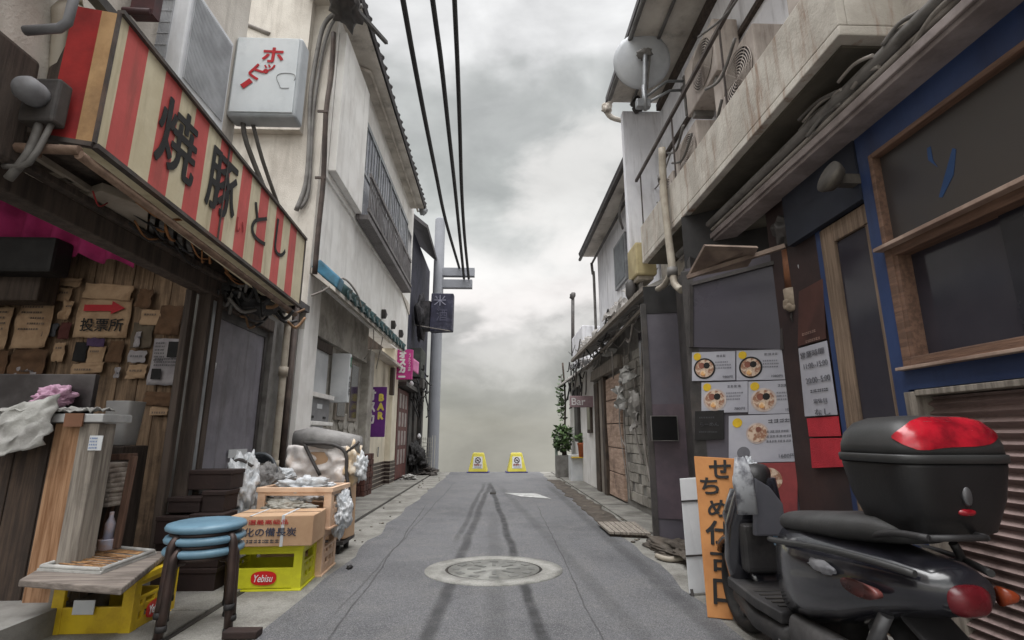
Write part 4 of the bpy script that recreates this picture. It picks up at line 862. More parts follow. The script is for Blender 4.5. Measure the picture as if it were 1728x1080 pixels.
# tiled canopy
cp = MB()
cp.prism([(-2.3, 6.15, 3.02), (-1.98, 6.15, 2.78), (-1.98, 6.15, 2.83), (-2.3, 6.15, 3.09)], (0, 4.9, 0))
cpo = cp.build('canopy', M_soff, wb)
m = MB()
for k in range(13):
    y = 6.62+k*.35
    m.tube([(-1.95, y, 2.875), (-2.29, y, 3.145)], .075, 12); m.prism([(-1.955, y+.06, 2.845), (-1.955, y+.30, 2.845), (-2.29, y+.30, 3.10), (-2.29, y+.06, 3.10)], (0, 0, .025))
    m.lathe([(.0, 0), (.078, 0), (.078, .02), (.0, .02)], (-1.955, y, 2.872), 16, M=Matrix.Rotation(R(90), 3, 'Y'))
m.build('canopy_tiles', M_tile, cpo)
m = MB(); m.prism([(-1.96, 6.14, 2.82), (-1.93, 6.14, 2.96), (-2.2, 6.14, 3.2), (-2.3, 6.14, 3.1)], (0, .2, 0)); m.build('ridge_end', pm('tile_blue', S(70, 130, 160), S(60, 100, 118), 4, .45, .15, dirt=S(160, 130, 130), damt=.5), cpo, bevel=.02)
m = MB(); m.tube([(-2.26, 6.13, 2.72), (-2.1, 6.14, 2.8), (-1.95, 6.3, 3.0), (-1.93, 6.9, 2.98), (-1.95, 7.3, 2.85)], .013, 6, sub=4)
tag(MB().tube([(-2.0, 8.3, 2.75), (-2.05, 8.5, 2.5), (-2.2, 8.6, 2.3)], .008, 6, sub=3).build('cable', M_cablew), 'thin loose wire dangling under the middle of the tiled canopy', 'cable'); tag(MB().tube([(-2.0, 9.0, 2.75), (-2.1, 9.2, 2.4), (-2.2, 9.5, 2.25)], .008, 6, sub=3).build('cable', M_cablew), 'thin loose wire dangling under the canopy close to the purple board', 'cable')
tag(m.build('cable', M_cablew), 'pale cable looped over the blue end of the tiled canopy', 'cable')
for k, (px, py) in enumerate(((645, 531), (661, 549), (674, 564))):
    p = PX(px, py, -2.296); m = MB(); m.prism([(p.x, p.y-.10, p.z+.09), (p.x, p.y+.10, p.z+.02), (p.x, p.y-.06, p.z-.10)], (.09, 0, 0)); m.build('wall_vent', M_dark, wb, bevel=.01)
# things in the recess
t = thing('ticket_counter', 'white niche box with drawer ledge set into the cracked stone front', 'cabinet', (-2.4, 7.1, 0))
m = MB(); m.box(-2.45, -2.42, 6.62, 7.45, .6, 2.3); m.build('back_panel', M_paint, t)
m = MB(); m.box(-2.449, -2.32, 6.62, 7.55, 1.54, 1.60); m.box(-2.449, -2.30, 6.62, 7.5, 1.18, 1.23); m.build('ledge', M_white, t, bevel=.006)
m = MB(); m.box(-2.419, -2.36, 6.64, 7.48, 1.235, 1.535); m.build('drawer', M_grey, t, bevel=.008)
m = MB(); m.box(-2.359, -2.354, 6.95, 7.15, 1.40, 1.46); m.build('plate', M_paint, t)
m = MB(); m.box(-2.359, -2.35, 6.74, 6.84, 1.27, 1.30); m.box(-2.359, -2.35, 7.22, 7.32, 1.27, 1.30); m.build('slot', M_black, t)
m = MB(); m.box(-2.419, -2.38, 6.62, 7.5, 2.2, 2.32); m.build('lintel', M_dwood, t, wob=.03)
t = thing('shop_light_box', 'narrow white light box with small green writing on the recess front', 'sign', (-2.25, 7.7, 1.6))
m = MB(); m.box(-2.42, -2.16, 7.62, 7.74, 1.52, 2.24); m.build('cabinet', M_paint, t, bevel=.01)
lettering('酒場', (-2.155, 7.68, 2.12), (0, 1, 0), (0, 0, 1), .07, .16, pm('ink_green', S(70, 140, 110), None), t, vertical=True)
lettering('小料理', (-2.155, 7.68, 1.78), (0, 1, 0), (0, 0, 1), .07, .30, M_inkg, t, vertical=True)
for y0, y1 in ((7.95, 8.45), (8.62, 9.15)):
    w_ = MB().box(-2.449, -2.41, y0, y1, 1.28, 2.28).build('window', M_gwood, wb, bevel=.008)
    MB().box(-2.409, -2.404, y0+.05, y1-.05, 1.34, 2.22).build('pane', M_glassd, w_)
# purple BAR board, pink sign
t = thing('bar_board', 'purple board with vertical yellow BAR letters on the entrance wall', 'sign', (-2.3, 9.95, 1.02))
a = PY(617, 736, 9.9); b = PY(644, 655, 9.9)
m = MB(); m.box(-2.40, -2.06, 9.86, 9.90, 1.02, 1.95); m.build('board', M_purple, t, bevel=.006)
lettering('BAR', (-2.155, 9.857, 1.58), (1, 0, 0), (0, 0, 1), .11, .46, M_ylet, t, .03, vertical=True)
lettering('オスカ', (-2.32, 9.857, 1.58), (1, 0, 0), (0, 0, 1), .11, .62, M_inkw, t, .02, vertical=True)
t = thing('pink_sign', 'pink projecting sign with white katakana on the white house', 'sign', (-2.1, 12.0, 2.3))
a = PY(664, 640, 12.0); b = PY(697, 590, 12.0)
m = MB(); m.box(a.x, b.x, 11.98, 12.10, a.z, b.z); m.build('cabinet', M_pink, t, bevel=.01)
cx, cz = (a.x+b.x)/2, (a.z+b.z)/2; hh = b.z-a.z
lettering('オスカー', (cx-.02, 11.976, cz), (1, 0, 0), (0, 0, 1), .14, hh*.86, M_inkw, t, .03, vertical=True)
lettering('うたう店', (b.x-.065, 11.976, cz+.05), (1, 0, 0), (0, 0, 1), .06, hh*.6, M_inkw, t, vertical=True); lettering('カラオケ', (a.x+.05, 11.976, cz-.03), (1, 0, 0), (0, 0, 1), .05, hh*.6, M_inkw, t, vertical=True)
for q_ in (.2, -.2): MB().bar((-2.3, 12.04, cz+q_), (a.x, 12.04, cz+q_), .03, .03).build('bracket', M_dark, t)
m = MB(); m.sheet((b.x-.02, 12.15, cz-.12), (.14, .05, 0), (0, 0, .3), 4, 6, lambda u, v: Vector((0, .03*v, -.1*u)), th=.003); tag(m.build('pink_flag', pm('pink_pale', S(206, 130, 170), None, 4, .8)), 'pale pink paper flap behind the pink projecting sign', 'flag')
m = MB(); m.box(-2.29, -2.2, 11.2, 11.36, 1.9, 2.5); tag(m.build('gas_meter', M_dwood, bevel=.02), 'small dark brown box on the wall below the canopy end', 'box')

# cables and pipes down the near corner of the white house
m = MB(); m.tube([PY(612, 10, 6.0), PY(575, 18, 6.0), PY(548, 40, 6.02), PY(535, 90, 6.05), PY(524, 160, 6.07), PY(522, 240, 6.07), PY(516, 310, 6.07), PY(500, 355, 6.05)], .03, 8, sub=4); m.tube([PY(606, 22, 6.03), PY(570, 28, 6.03), PY(552, 60, 6.05), PY(540, 110, 6.07), PY(528, 200, 6.08), PY(521, 320, 6.08), PY(506, 352, 6.07)], .022, 8, sub=4)
tag(m.build('cable_bundle', M_pipeg), 'thick bundle of grey cables running down the near corner of the white house', 'cables')
m = MB(); m.tube([PX(563, 55, -2.2), PX(560, 120, -2.2), PX(550, 190, -2.2), PX(546, 300, -2.2), PX(538, 380, -2.2), PX(531, 462, -2.2)], .032, 10, sub=3)
for c in ((549, 188), (545, 300)): p = PX(*c, -2.2); m.bar(p+Vector((-.1, 0, 0)), p+Vector((.03, 0, 0)), .02, .03)
tag(m.build('drainpipe', MATS['pipe_brown']), 'dark brown rain pipe down the corner beside the pale shutter case', 'pipe')
m = MB(); m.tube([PY(440, 100, 6.08), PY(470, 70, 6.08), PY(520, 12, 6.08)], .010, 6, sub=4); m.tube([PY(340, 8, 6.0), PY(400, 35, 6.0), PY(455, 58, 6.0)], .03, 8)
tag(m.build('cable', M_cablew), 'thin pale cables crossing the beige side wall above the light box', 'cable')
m = MB(); m.blob(PX(582, 18, -1.98)+Vector((0, 0, .1)), (.16, .3, .16), 7, .7, 2.4, 3); m.bar(PX(598, 12, -1.9), PX(652, 72, -1.75), .05, .05); tag(m.build('antenna_bracket', M_dark), 'dark bracket and bar jutting from the near end of the tiled eaves', 'bracket')
# ------------------------------------------------------------ LEFT: dark building beyond
db = thing('dark_house', 'dark corrugated narrow house with red brown lattice door', 'house', (-2.4, 14.9, 0))
MB().box(-3.6, -2.36, 12.27, 17.2, 0, 3.6).build('wall', M_dwood, db)
m = MB(); m.box(-3.6, -2.36, 13.22, 17.4, 3.6, 6.7)
y = 13.22
while y < 17.4: m.box(-2.36, -2.33, y, y+.06, 2.9, 6.7); y += .12
m.build('upper_wall', M_dkcorr, db)
m = MB(); m.prism([(-2.6, 13.3, 7.2), (-1.92, 13.3, 6.62), (-1.90, 13.3, 6.70), (-2.6, 13.3, 7.35)], (0, 2.8, 0)); m.build('roof', M_roof, db, wob=.06)
d = MB().box(-2.35, -2.29, 12.32, 13.75, .05, 2.15).build('door', M_reddoor, db, bevel=.01)
m = MB()
for r in range(4):
    for c_ in range(3): m.box(-2.289, -2.284, 12.48+c_*.40, 12.48+c_*.40+.24, .38+r*.44, .38+r*.44+.34)
m.build('pane', pm('pane_pale', S(160, 150, 146), S(120, 108, 106), 8, .4), d)
m = MB(); m.box(-2.35, -2.1, 12.3, 14.2, 2.2, 2.3); m.box(-2.36, -1.98, 13.9, 15.3, 2.3, 2.55); m.build('porch_roof', M_dark, db, wob=.05)
m = MB(); m.box(-2.36, -2.05, 14.0, 14.9, 2.6, 3.4); m.build('balcony_box', pm('olive_box', S(84, 86, 82), S(60, 62, 60), 4, .8, .2, dirt=S(50, 50, 48), damt=.5), db, bevel=.03, wob=.05)
for k, (x0, y0) in enumerate(((-2.34, 13.9), (-2.30, 14.5), (-2.2, 15.1))): MB().box(x0-.05, x0+.08, y0, y0+.35, 0, 2.3).build('post', M_dark, db, bevel=.02, wob=.06)
bag('black rubbish sacks heaped against the foot of the dark house', (-2.15, 14.6, .35), (.25, .55, .38), 41, M_black, 'rubbish_heap', .7, cat='rubbish')
bag('dark scrap heap lying at the kerb below the utility pole', (-1.95, 14.7, .06), (.32, .5, .12), 44, pm('scrap_dark', S(74, 68, 64), S(46, 42, 40), 8, .85, .4), 'scrap_heap', .8, cat='rubbish')
bag('pale crumpled paper litter on the kerb near the red brown door', (-2.05, 12.9, .05), (.16, .22, .07), 47, M_clothw, 'paper_litter', .8, cat='litter')
m = MB(); rr = random.Random(12)
for k in range(40):
    a = Vector((rr.uniform(-2.3, -1.95), rr.uniform(13.6, 15.2), rr.uniform(1.7, 2.9))); b = a+Vector((rr.uniform(-.15, .2), rr.uniform(-.3, .4), rr.uniform(-.5, .2))); m.tube([a, (a+b)/2+Vector((.03, 0, -.08)), b], rr.uniform(.008, .025), 6, sub=4)
tag(m.build('cable_tangle', M_cable), 'dark tangled cables hanging on the front of the dark house', 'cables')
for px, py in ((694, 652), (715, 661), (707, 740)):
    p = PX(px, py, -2.0); tag(MB().lathe([(.02, .0), (.05, .03), (.055, .07), (.03, .11), (.02, .13)], p, 14).build('lamp_bulb', pm('bulb_glass', S(206, 206, 208), None, 4, .2)), {694: 'round wall lamp globe left under the dark porch roof', 715: 'round wall lamp globe nearest the grey utility pole', 707: 'round pale lamp globe low among dark posts'}[px], 'lamp')
t = thing('wire_grid', 'white wire grid rack leaning by the utility pole foot', 'rack', (-1.95, 14.9, 0))
m = MB()
for k in range(7): m.bar((-2.12+.06*k+.02, 14.9-.02*k, .12), (-2.05+.05*k, 14.9-.02*k, 1.0-.0*k), .012, .012)
for k in range(9): z = .15+k*.1; m.bar((-2.11+.008*k, 14.9, z), (-1.75, 14.77, z), .012, .012)
m.build('grid', pm('wire_white', S(186, 184, 176), None, 5, .6), t)
m = MB(); m.bar((-1.74, 14.75, 0), (-1.74, 14.75, 1.05), .02, .02); m.bar((-1.67, 14.75, 0), (-1.67, 14.75, 1.05), .02, .02); m.build('upright', MATS['wire_white'], t)
# navy sign box
t = thing('navy_sign_box', 'weathered navy projecting sign box with scratched pale characters', 'sign', (-1.7, 14.1, 3.85))
m = MB(); m.box(-1.83, -1.21, 13.95, 14.25, 3.87, 4.96); m.build('cabinet', M_navy, t, bevel=.03, wob=.05)
m = MB(); m.box(-2.1, -1.84, 14.0, 14.4, 3.95, 4.75); m.blob((-2.1, 14.2, 4.3), (.14, .3, .55), 4, .8, 2.2, 3); m.build('bracket_box', pm('black_scrap', S(60, 58, 62), S(36, 35, 38), 6, .8, .4, dirt=S(110, 106, 108), damt=.5), t, wob=.06)
lettering('米', (-1.56, 13.935, 4.74), (1, 0, 0), (0, 0, 1), .34, .30, pm('scratch_pale', S(150, 150, 168), None, 5, .8), t, vertical=False)
lettering('酒', (-1.5, 13.935, 4.32), (1, 0, 0), (0, 0, 1), .3, .34, pm('scratch_dim', S(90, 90, 108), None, 5, .8), t)
m = MB(); m.tube([(-2.25, 14.0, 4.05), (-1.8, 13.9, 3.95), (-1.25, 13.9, 3.86)], .012, 6, sub=4); tag(m.build('cable', M_cablew), 'thin pale wire slung under the navy sign box', 'cable')

# ------------------------------------------------------------ utility pole and power lines
up = thing('utility_pole', 'plain grey utility pole with two short crossarms at the lane end', 'utility pole', (-1.88, 16.1, -.06))
m = MB(); m.lathe([(.19, -.4), (.185, 0), (.165, 8.15), (.15, 8.19), (.02, 8.2)], (-1.88, 16.1, -.05), 28); m.build('pole', M_polec, up)
for z0, z1, x1 in ((6.12, 6.40, -.70), (5.72, 6.0, -.77)):
    MB().box(-1.80, x1, 15.99, 16.2, z0, z1).build('crossarm', M_polec, up, bevel=.01)
def wire(label, pts, Y0, Y1):
    # straight in depth: 1/Y runs linearly along the image
    tot = [0]
    for a, b in zip(pts, pts[1:]): tot.append(tot[-1]+math.hypot(b[0]-a[0], b[1]-a[1]))
    ps = [PY(p[0], p[1], 1/((1/Y0)*(1-t/tot[-1])+(1/Y1)*t/tot[-1])) for p, t in zip(pts, tot)]
    d = ps[0]-ps[1]; ps = [ps[0]+d*4] + ps
    m = MB(); m.tube(ps, .042, 8, sub=6)
    return tag(m.build('power_line', M_cable), label, 'power line', 'power lines running up the lane from the pole')
wire('leftmost thick black power line above the lane', [(680, 0), (697, 95), (716, 195), (735, 290), (752, 372), (775, 452)], 6.2, 15.95)
wire('middle thick black power line above the lane', [(730, 0), (745, 110), (757, 220), (768, 320), (776, 400), (783, 470)], 6.6, 15.95)
wire('rightmost black power line above the lane', [(767, 0), (772, 110), (776, 220), (779, 320), (784, 400), (791, 470)], 7.0, 15.95)

# ------------------------------------------------------------ caution stands at the end of the lane
def stand(label, x, y, rz):
    t = thing('caution_stand', label, 'caution stand', (x, y, 0), rz, 'yellow no smoking stands across the lane end')
    m = MB(); m.box(-.31, .31, -.17, .17, .0, .035); m.build('base', pm('base_blue', S(62, 58, 120), S(48, 44, 100), 4, .6), t, bevel=.01, local=True)
    vs = [(-.27, -.15, .036), (.27, -.15, .036), (.27, .15, .036), (-.27, .15, .036), (-.17, -.045, .52), (.17, -.045, .52), (.17, .045, .52), (-.17, .045, .52), (-.15, -.03, .56), (.15, -.03, .56), (.15, .03, .56), (-.15, .03, .56)]
    m = MB(); m.add(vs, [(0, 3, 2, 1), (0, 1, 5, 4), (1, 2, 6, 5), (2, 3, 7, 6), (3, 0, 4, 7), (4, 5, 9, 8), (5, 6, 10, 9), (6, 7, 11, 10), (7, 4, 8, 11), (8, 9, 10, 11)]); m.build('body', M_lemon2, t, bevel=.015, local=True)
    M4 = mchain(t); up_ = Vector((0, .105, .484)).normalized(); n = Vector((0, -.484, .105)).normalized(); o = Vector((0, -.0955, .285)) + n*.003
    f = lambda u, v, d=0: o + Vector((u, 0, 0)) + up_*v + n*d
    m = MB(); m.prism([f(-.145, -.16), f(.145, -.16), f(.125, .17), f(-.125, .17)], n*.004); m.build('panel', M_paint, t, local=True)
    m = MB(); m.tube([f(.075*math.cos(a), .07+.075*math.sin(a), .007) for a in [k*2*math.pi/28 for k in range(29)]], .010, 6); m.tube([f(-.05, .12, .007), f(.05, .02, .007)], .010, 6); m.tube([f(-.05, .05, .006), f(.045, .085, .006)], .008, 6)
    m.build('no_smoking_symbol', M_inkr2, t, local=True)
    R3 = M4.to_3x3(); lettering('喫煙禁止', M4 @ f(0, -.06, .006), R3 @ Vector((1, 0, 0)), R3 @ up_, .22, .055, pm('ink_redbrown', S(140, 60, 40), None), t, .015)
    m = MB(); m.prism([f(-.10, -.13, .004), f(.10, -.13, .004), f(.10, -.115, .004), f(-.10, -.115, .004)], n*.002); m.build('small_print', M_inkg, t, local=True)
M_lemon2 = pm('stand_yellow', S(210, 200, 84), S(196, 184, 74), 4, .5, .05)
M_inkr2 = pm('ink_dark', S(70, 40, 40), None)
stand('left yellow no smoking stand nearest the utility pole', -.47, 15.35, R(-6)); stand('right yellow no smoking stand nearest the potted plants', .63, 15.35, R(7))
# ------------------------------------------------------------ RIGHT: blue shop front
bs = thing('blue_shop', 'blue painted shop front with wood framed dark windows over a brown shutter', 'shop', (2.15, 1.3, 0))
XB = 2.10; YF = 2.64; YN = -1.5
m = MB(); m.box(XB+.10, XB+.2, YN, YF, 0, 2.86); m.build('wall', M_black, bs)
m = MB(); m.box(XB, XB+.10, 2.55, YF, 0, 2.86); m.box(XB, XB+.10, YN, 2.55, 2.585, 2.86); m.box(XB, XB+.10, YN, 2.55, 1.275, 1.385); m.build('blue_panel', M_blue, bs)
def frame(y0, y1, z0, z1, w, x, d=.05):
    m = MB(); m.box(x-.012, x+d, y1-w, y1, z0, z1); m.box(x-.012, x+d, y0, y1-w-.0005, z1-w, z1); m.box(x-.014, x+d, y0, y1-w-.0005, z0, z0+w); return m
w1 = frame(YN, 2.548, 2.03, 2.585, .028, XB).build('window', M_frame, bs, bevel=.005)
MB().box(XB+.035, XB+.04, YN, 2.53, 2.05, 2.57).build('pane', pm('glass_brown', S(62, 57, 54), S(54, 52, 56), .9, .35, 0, 40), w1)
# faint blue figure on the upper pane
m = MB(); 
def pz(x, y): return PX(x, y, XB+.033)
m.prism([pz(1607, 250), pz(1613, 252), pz(1609, 295), pz(1590, 333), pz(1584, 333), pz(1594, 296)], (.002, 0, 0)); m.prism([pz(1564, 250), pz(1570, 247), pz(1574, 270), pz(1582, 282), pz(1566, 270)], (.002, 0, 0))
m.build('painted_mark', pm('mark_blue', S(34, 66, 110), None, 3, .5), w1)
w2 = frame(YN, 2.545, 1.385, 2.02, .05, XB, .09).build('window', M_frame, bs, bevel=.006)
MB().box(XB+.07, XB+.075, YN, 2.5, 1.43, 1.98).build('pane', M_glassd, w2)
m = MB(); m.box(XB-.004, XB+.075, 2.47, 2.496, 1.43, 1.97); m.build('inner_stile', M_frame, w2)
m = MB(); m.box(XB+.055, XB+.068, YN, 1.98, 1.43, 1.98); m.build('sliding_sash', pm('glass_darker', S(40, 40, 48), None, 3, .25), w2)
m = MB(); m.box(XB-.045, XB+.0, YN, 2.56, 1.372, 1.388); m.box(XB-.06, XB, YN, 2.56, 2.015, 2.035); m.build('sill', pm('sill_pale', S(172, 150, 136), S(130, 108, 96), 4, .8, .2), bs, bevel=.003)
sh = MB()
n = 26
pts = []
for k in range(n*4+1):
    z = .02+1.215*k/(n*4); pts.append((XB+.05-.018*math.sin(k*math.pi/2)-.008*abs(math.sin(k*math.pi/4)), z))
vs = [(x, y, z) for x, z in pts for y in (YN, 2.50)]; fs = [(i*2, i*2+1, i*2+3, i*2+2) for i in range(len(pts)-1)]
sh.add(vs, fs); sh.build('shutter', M_shut, bs)
m = MB(); m.box(XB-.03, XB+.09, 2.48, 2.549, 0, 1.262); m.box(XB-.03, XB+.09, YN, 2.479, 1.24, 1.268); m.build('shutter_frame', M_gwood, bs, bevel=.004)
m = MB(); m.box(XB+.105, XB+.2, YN, YF, 2.862, 3.06); m.build('header', M_black, bs)

# ------------------------------------------------------------ RIGHT: noodle shop recess
ns = thing('noodle_shop', 'dark recessed noodle shop entrance covered with menu cards', 'shop', (2.0, 3.9, 0))
A = Vector((1.615, 4.13, 0)); B = Vector((2.20, 3.72, 0)); d = (B-A).normalized(); nrm = Vector((d.y, -d.x, 0))
def onwall(x, y, off=0.0):
    r_ = ray(x, y); o = A + nrm*off; t_ = (o-_C).dot(nrm)/r_.dot(nrm); return _C + r_*t_
q = MB(); q.prism([A, B, B+Vector((.1, .12, 0)), A+Vector((.2, .15, 0))], (0, 0, 2.44)); q.build('front_wall', M_dpanel, ns)
m = MB(); m.prism([(1.56, 5.26, .06), (1.92, 5.16, .06), (1.92, 5.26, .06), (1.60, 5.36, .06)], (0, 0, 2.25)); p_ = m.build('side_panel', M_dpanel, ns, bevel=.004)
m = MB(); m.prism([(1.545, 5.25, .0), (1.60, 5.235, .0), (1.60, 5.30, .0), (1.56, 5.33, .0)], (0, 0, 2.42)); m.prism([A+Vector((-.03, .02, 0)), A+Vector((.05, -.04, 0)), A+Vector((.05, .06, 0)), A+Vector((.02, .1, 0))], (0, 0, 2.42)); m.build('post', M_dark, ns, bevel=.006)
m = MB(); m.prism([(1.90, 5.16, 0), A+Vector((.1, .12, 0)), A+Vector((.2, .2, 0)), (2.0, 5.2, 0)], (0, 0, 2.6)); m.build('return_wall', M_dark, ns)
m = MB(); m.prism([(1.58, 5.25, 2.31), (1.92, 5.15, 2.31), (1.92, 5.25, 2.31), (1.60, 5.3, 2.31)], (0, 0, .3)); m.build('transom', M_black, ns)
m = MB(); m.prism([(1.6, 5.24, .26), (1.90, 5.155, .26), (1.90, 5.16, .26), (1.6, 5.246, .26)], (0, 0, 1.1)); m.build('lower_panel', pm('panel_mauve', S(98, 84, 90), S(76, 66, 74), 2, .6, .1, dirt=S(70, 62, 66), damt=.5), p_)
m = MB(); m.prism([A+Vector((.12, .30, 0)), B+Vector((.12, .25, 0)), B+Vector((.2, .4, 0)), A+Vector((.2, .45, 0))], (0, 0, 3.05)); m.build('upper_recess', M_black, ns)
# transom window above the menus
m = MB(); pts = [onwall(*c, .004) for c in ((1166, 586), (1322, 590), (1320, 440), (1166, 480))]; m.prism(pts, nrm*.02); w_ = m.build('window', pm('glass_violet', S(74, 71, 80), S(62, 60, 68), .8, .3, 0), ns)
m = MB()
for a, b in (((1166, 480), (1320, 440)), ((1166, 586), (1166, 480)), ((1322, 590), (1320, 440))): m.bar(onwall(*a, .03), onwall(*b, .03), .03, .03)
m.build('window_frame', M_dark, w_)
def menu(label, x0, y0, x1, y1, kind, seed):
    a, b, c, e = onwall(x0, y1, .012), onwall(x1, y1-(x1-x0)*.02, .012), onwall(x1, y0-(x1-x0)*.035, .012), onwall(x0, y0, .012)
    t = thing('menu_card', label, 'menu card', tuple((a+b)/2), group='noodle menu cards on the recess wall')
    m = MB(); m.prism([a, b, c, e], nrm*.006); m.build('board', M_menu, t)
    ru = (b-a); W_ = ru.length; ru = ru/W_; uu = (e-a); H_ = uu.length; uu = uu/H_; n = nrm
    P2 = lambda u, v, dd=.0085: a + ru*(u*W_) + uu*(v*H_) + n*dd
    def disc(u, v, r, mat, nm, dd, seg=28): MB().prism([P2(u, v, dd)+ru*(r*math.cos(k*2*math.pi/seg))+uu*(r*math.sin(k*2*math.pi/seg)) for k in range(seg)], n*.002).build(nm, mat, t)
    bu = .30 if kind != 'big' else .42; bv = .42 if kind != 'big' else .60; br = H_*(.36 if kind != 'big' else .22)
    bowl = M_ink if kind == 'dark' else pm('bowl_pale', S(196, 184, 178), S(170, 152, 144), 14, .5)
    disc(bu, bv, br, bowl, 'bowl', .007)
    disc(bu, bv, br*.84, pm('noodle_soup', S(206, 184, 164), S(150, 110, 88), 26, .6, lo=.42, hi=.58), 'soup', .0092)
    if kind != 'big':
        disc(bu+.055, bv+.10, br*.30, M_ink, 'topping', .0114, 9); disc(bu-.03, bv-.16, br*.24, pm('egg', S(226, 206, 176), S(214, 150, 70), 30, .5), 'egg', .0114, 16); disc(bu-.06, bv+.10, br*.30, pm('meat', S(140, 90, 76), None, 10), 'meat', .0113, 8)
    else: disc(.22, .20, H_*.13, pm("ink_faint", S(112, 112, 118), None, 8, .8), 'sauce_bowl', .0072); disc(bu+.02, bv+.08, br*.25, pm('meat', S(140, 90, 76), None, 10), 'topping', .0114, 10)
    disc(.13, .84, H_*(.13 if kind != 'big' else .10), M_ymark, 'price_sticker', .0075)
    s_ = H_
    textlines(P2(.58, .80), ru, uu, W_*.28, 1, .1, pm('ink_faint', S(112, 112, 118), None, 8, .8), t, s_*.075, seed=seed); textlines(P2(.55, .60), ru, uu, W_*.38, 3, s_*.10, pm("ink_faint", S(112, 112, 118), None, 8, .8), t, s_*.045, seed=seed+1)
    lettering({1: '980', 2: '1080', 3: '780', 4: '1000', 5: '1680'}[seed]+'円', P2(.83, .12), ru, uu, W_*.22, s_*.085, pm("ink_faint", S(112, 112, 118), None, 8, .8), t)
menu('upper left menu card with a dark bowl and yellow sticker', 1168, 595, 1241, 643, 'dark', 1)
menu('upper right menu card with a larger dark bowl', 1243, 592, 1326, 642, 'dark', 2)
menu('middle left menu card with a pale bowl above the black plaque', 1184, 646, 1262, 697, 'pale', 3)
menu('middle right menu card with a pale bowl', 1263, 644, 1352, 699, 'pale', 4)
menu('large lowest menu card with dipping noodles and small sauce bowl', 1230, 702, 1350, 781, 'big', 5)
def plate(name, label, c4, mat, off, cat, parent=None, th=.006):
    m = MB(); m.prism([onwall(*c, off) for c in c4], nrm*th); o = m.build(name, mat, parent, bevel=.002)
    if parent is None: tag(o, label, cat)
    return o
t = thing('black_plaque', 'small black plaque with faint white writing left of the big menu', 'plaque', tuple(onwall(1197, 742)))
plate('board', '', ((1173, 743), (1222, 741), (1222, 692), (1173, 694)), M_ink, .014, '', t)
lettering('らーめん', onwall(1197, 716, .022), d, (0, 0, 1), .14, .03, M_inkg, t); textlines(onwall(1180, 706, .022), d, (0, 0, 1), .14, 1, .03, M_inkg, t, .012, seed=3); textlines(onwall(1180, 730, .022), d, (0, 0, 1), .14, 1, .03, M_inkg, t, .012, seed=4)
t = thing('red_poster', 'red poster with a round noodle bowl below the large menu card', 'poster', tuple(onwall(1310, 870)))
plate('sheet', '', ((1268, 870), (1346, 870), (1346, 780), (1268, 782)), pm('poster_red', S(150, 66, 66), S(120, 52, 54), 3, .6, .05), .012, '', t)
c = onwall(1300, 808, .020); MB().prism([c+d*(.078*math.cos(k*math.pi/14))+Vector((0, 0, .078*math.sin(k*math.pi/14))) for k in range(28)], nrm*.002).build('bowl_picture', MATS['noodle_soup'], t)
plate('edge_strip', '', ((1268, 870), (1284, 870), (1284, 782), (1268, 782)), pm('poster_olive', S(96, 92, 74), None), .0185, '', t, .002)
t = thing('black_square_plate', 'black square plate with thin pale rim fixed on the dark side panel', 'plate', tuple(PY(1118, 724, 5.2)))
a = PY(1098, 743, 5.2); b = PY(1138, 703, 5.2); m = MB(); m.box(a.x, b.x, 5.135, 5.16, a.z, b.z); m.build('plate', pm('pure_black', S(16, 15, 16), None, 5, .5), t)
m = MB(); w_ = .006
m.box(a.x-w_, b.x+w_, 5.13, 5.15, b.z, b.z+w_); m.box(a.x-w_, b.x+w_, 5.13, 5.15, a.z-w_, a.z); m.box(a.x-w_, a.x, 5.13, 5.15, a.z, b.z); m.box(b.x, b.x+w_, 5.13, 5.15, a.z, b.z); m.build('rim', M_pipeg, t)
# side wall with strip signs and the door
XS = 2.15
m = MB(); m.box(XS, XS+.12, 2.645, 3.74, 0, 3.0); m.build('side_wall', pm('wall_brown_dark', S(64, 48, 46), S(48, 38, 38), 2, .7, .1, dirt=S(40, 34, 36), damt=.5), ns)
def strip_q(name, label, c4, mat, x, cat='sign', th=.008, parent=None):
    m = MB(); m.prism([PX(cx_, cy_, x) for cx_, cy_ in c4], (th, 0, 0)); o = m.build(name, mat, parent, bevel=.002)
    if parent is None: tag(o, label, cat)
    return o
t = thing('hours_sign', 'white vertical opening hours sign beside the wooden door frame', 'sign', tuple(PX(1382, 705, XS-.03)))
strip_q('board', '', ((1358, 703), (1412, 700), (1394, 575), (1347, 588)), M_menu, XS-.03, parent=t)
def onS(x, y, dx=.0335): return PX(x, y, XS-dx)
for txt, (x, y), w_, h_ in (('営業時間', (1370, 596), .26, .042), ('11:00~15:00', (1376, 615), .255, .036), ('20:00~5:00', (1380, 640), .255, .038), ('定休日', (1384, 676), .14, .03), ('なし', (1388, 695), .16, .042)):
    lettering(txt, onS(x, y), (0, -1, 0), (0, 0, 1), w_, h_, pm('ink_faint', S(112, 112, 118), None, 8, .8), t)
textlines(onS(1368, 663), (0, -1, 0), (0, 0, 1), .22, 1, .03, M_inkg, t, .02, seed=6)
strip_q('red_sheet', 'upper bright red sheet under the opening hours sign', ((1365, 737), (1418, 736), (1413, 702), (1361, 706)), M_redsheet, XS-.025, 'sheet')
strip_q('red_sheet', 'lower bright red sheet just above the scooter seat', ((1370, 790), (1424, 788), (1419, 739), (1366, 740)), M_redsheet, XS-.025, 'sheet')
t = thing('brown_strip_sign', 'brown vertical sign strip with small pale writing above the hours sign', 'sign', tuple(PX(1370, 540, XS-.02)))
strip_q('board', '', ((1346, 585), (1393, 572), (1388, 470), (1348, 492)), pm('strip_brown', S(84, 54, 48), S(66, 44, 40), 3, .6), XS-.02, parent=t)
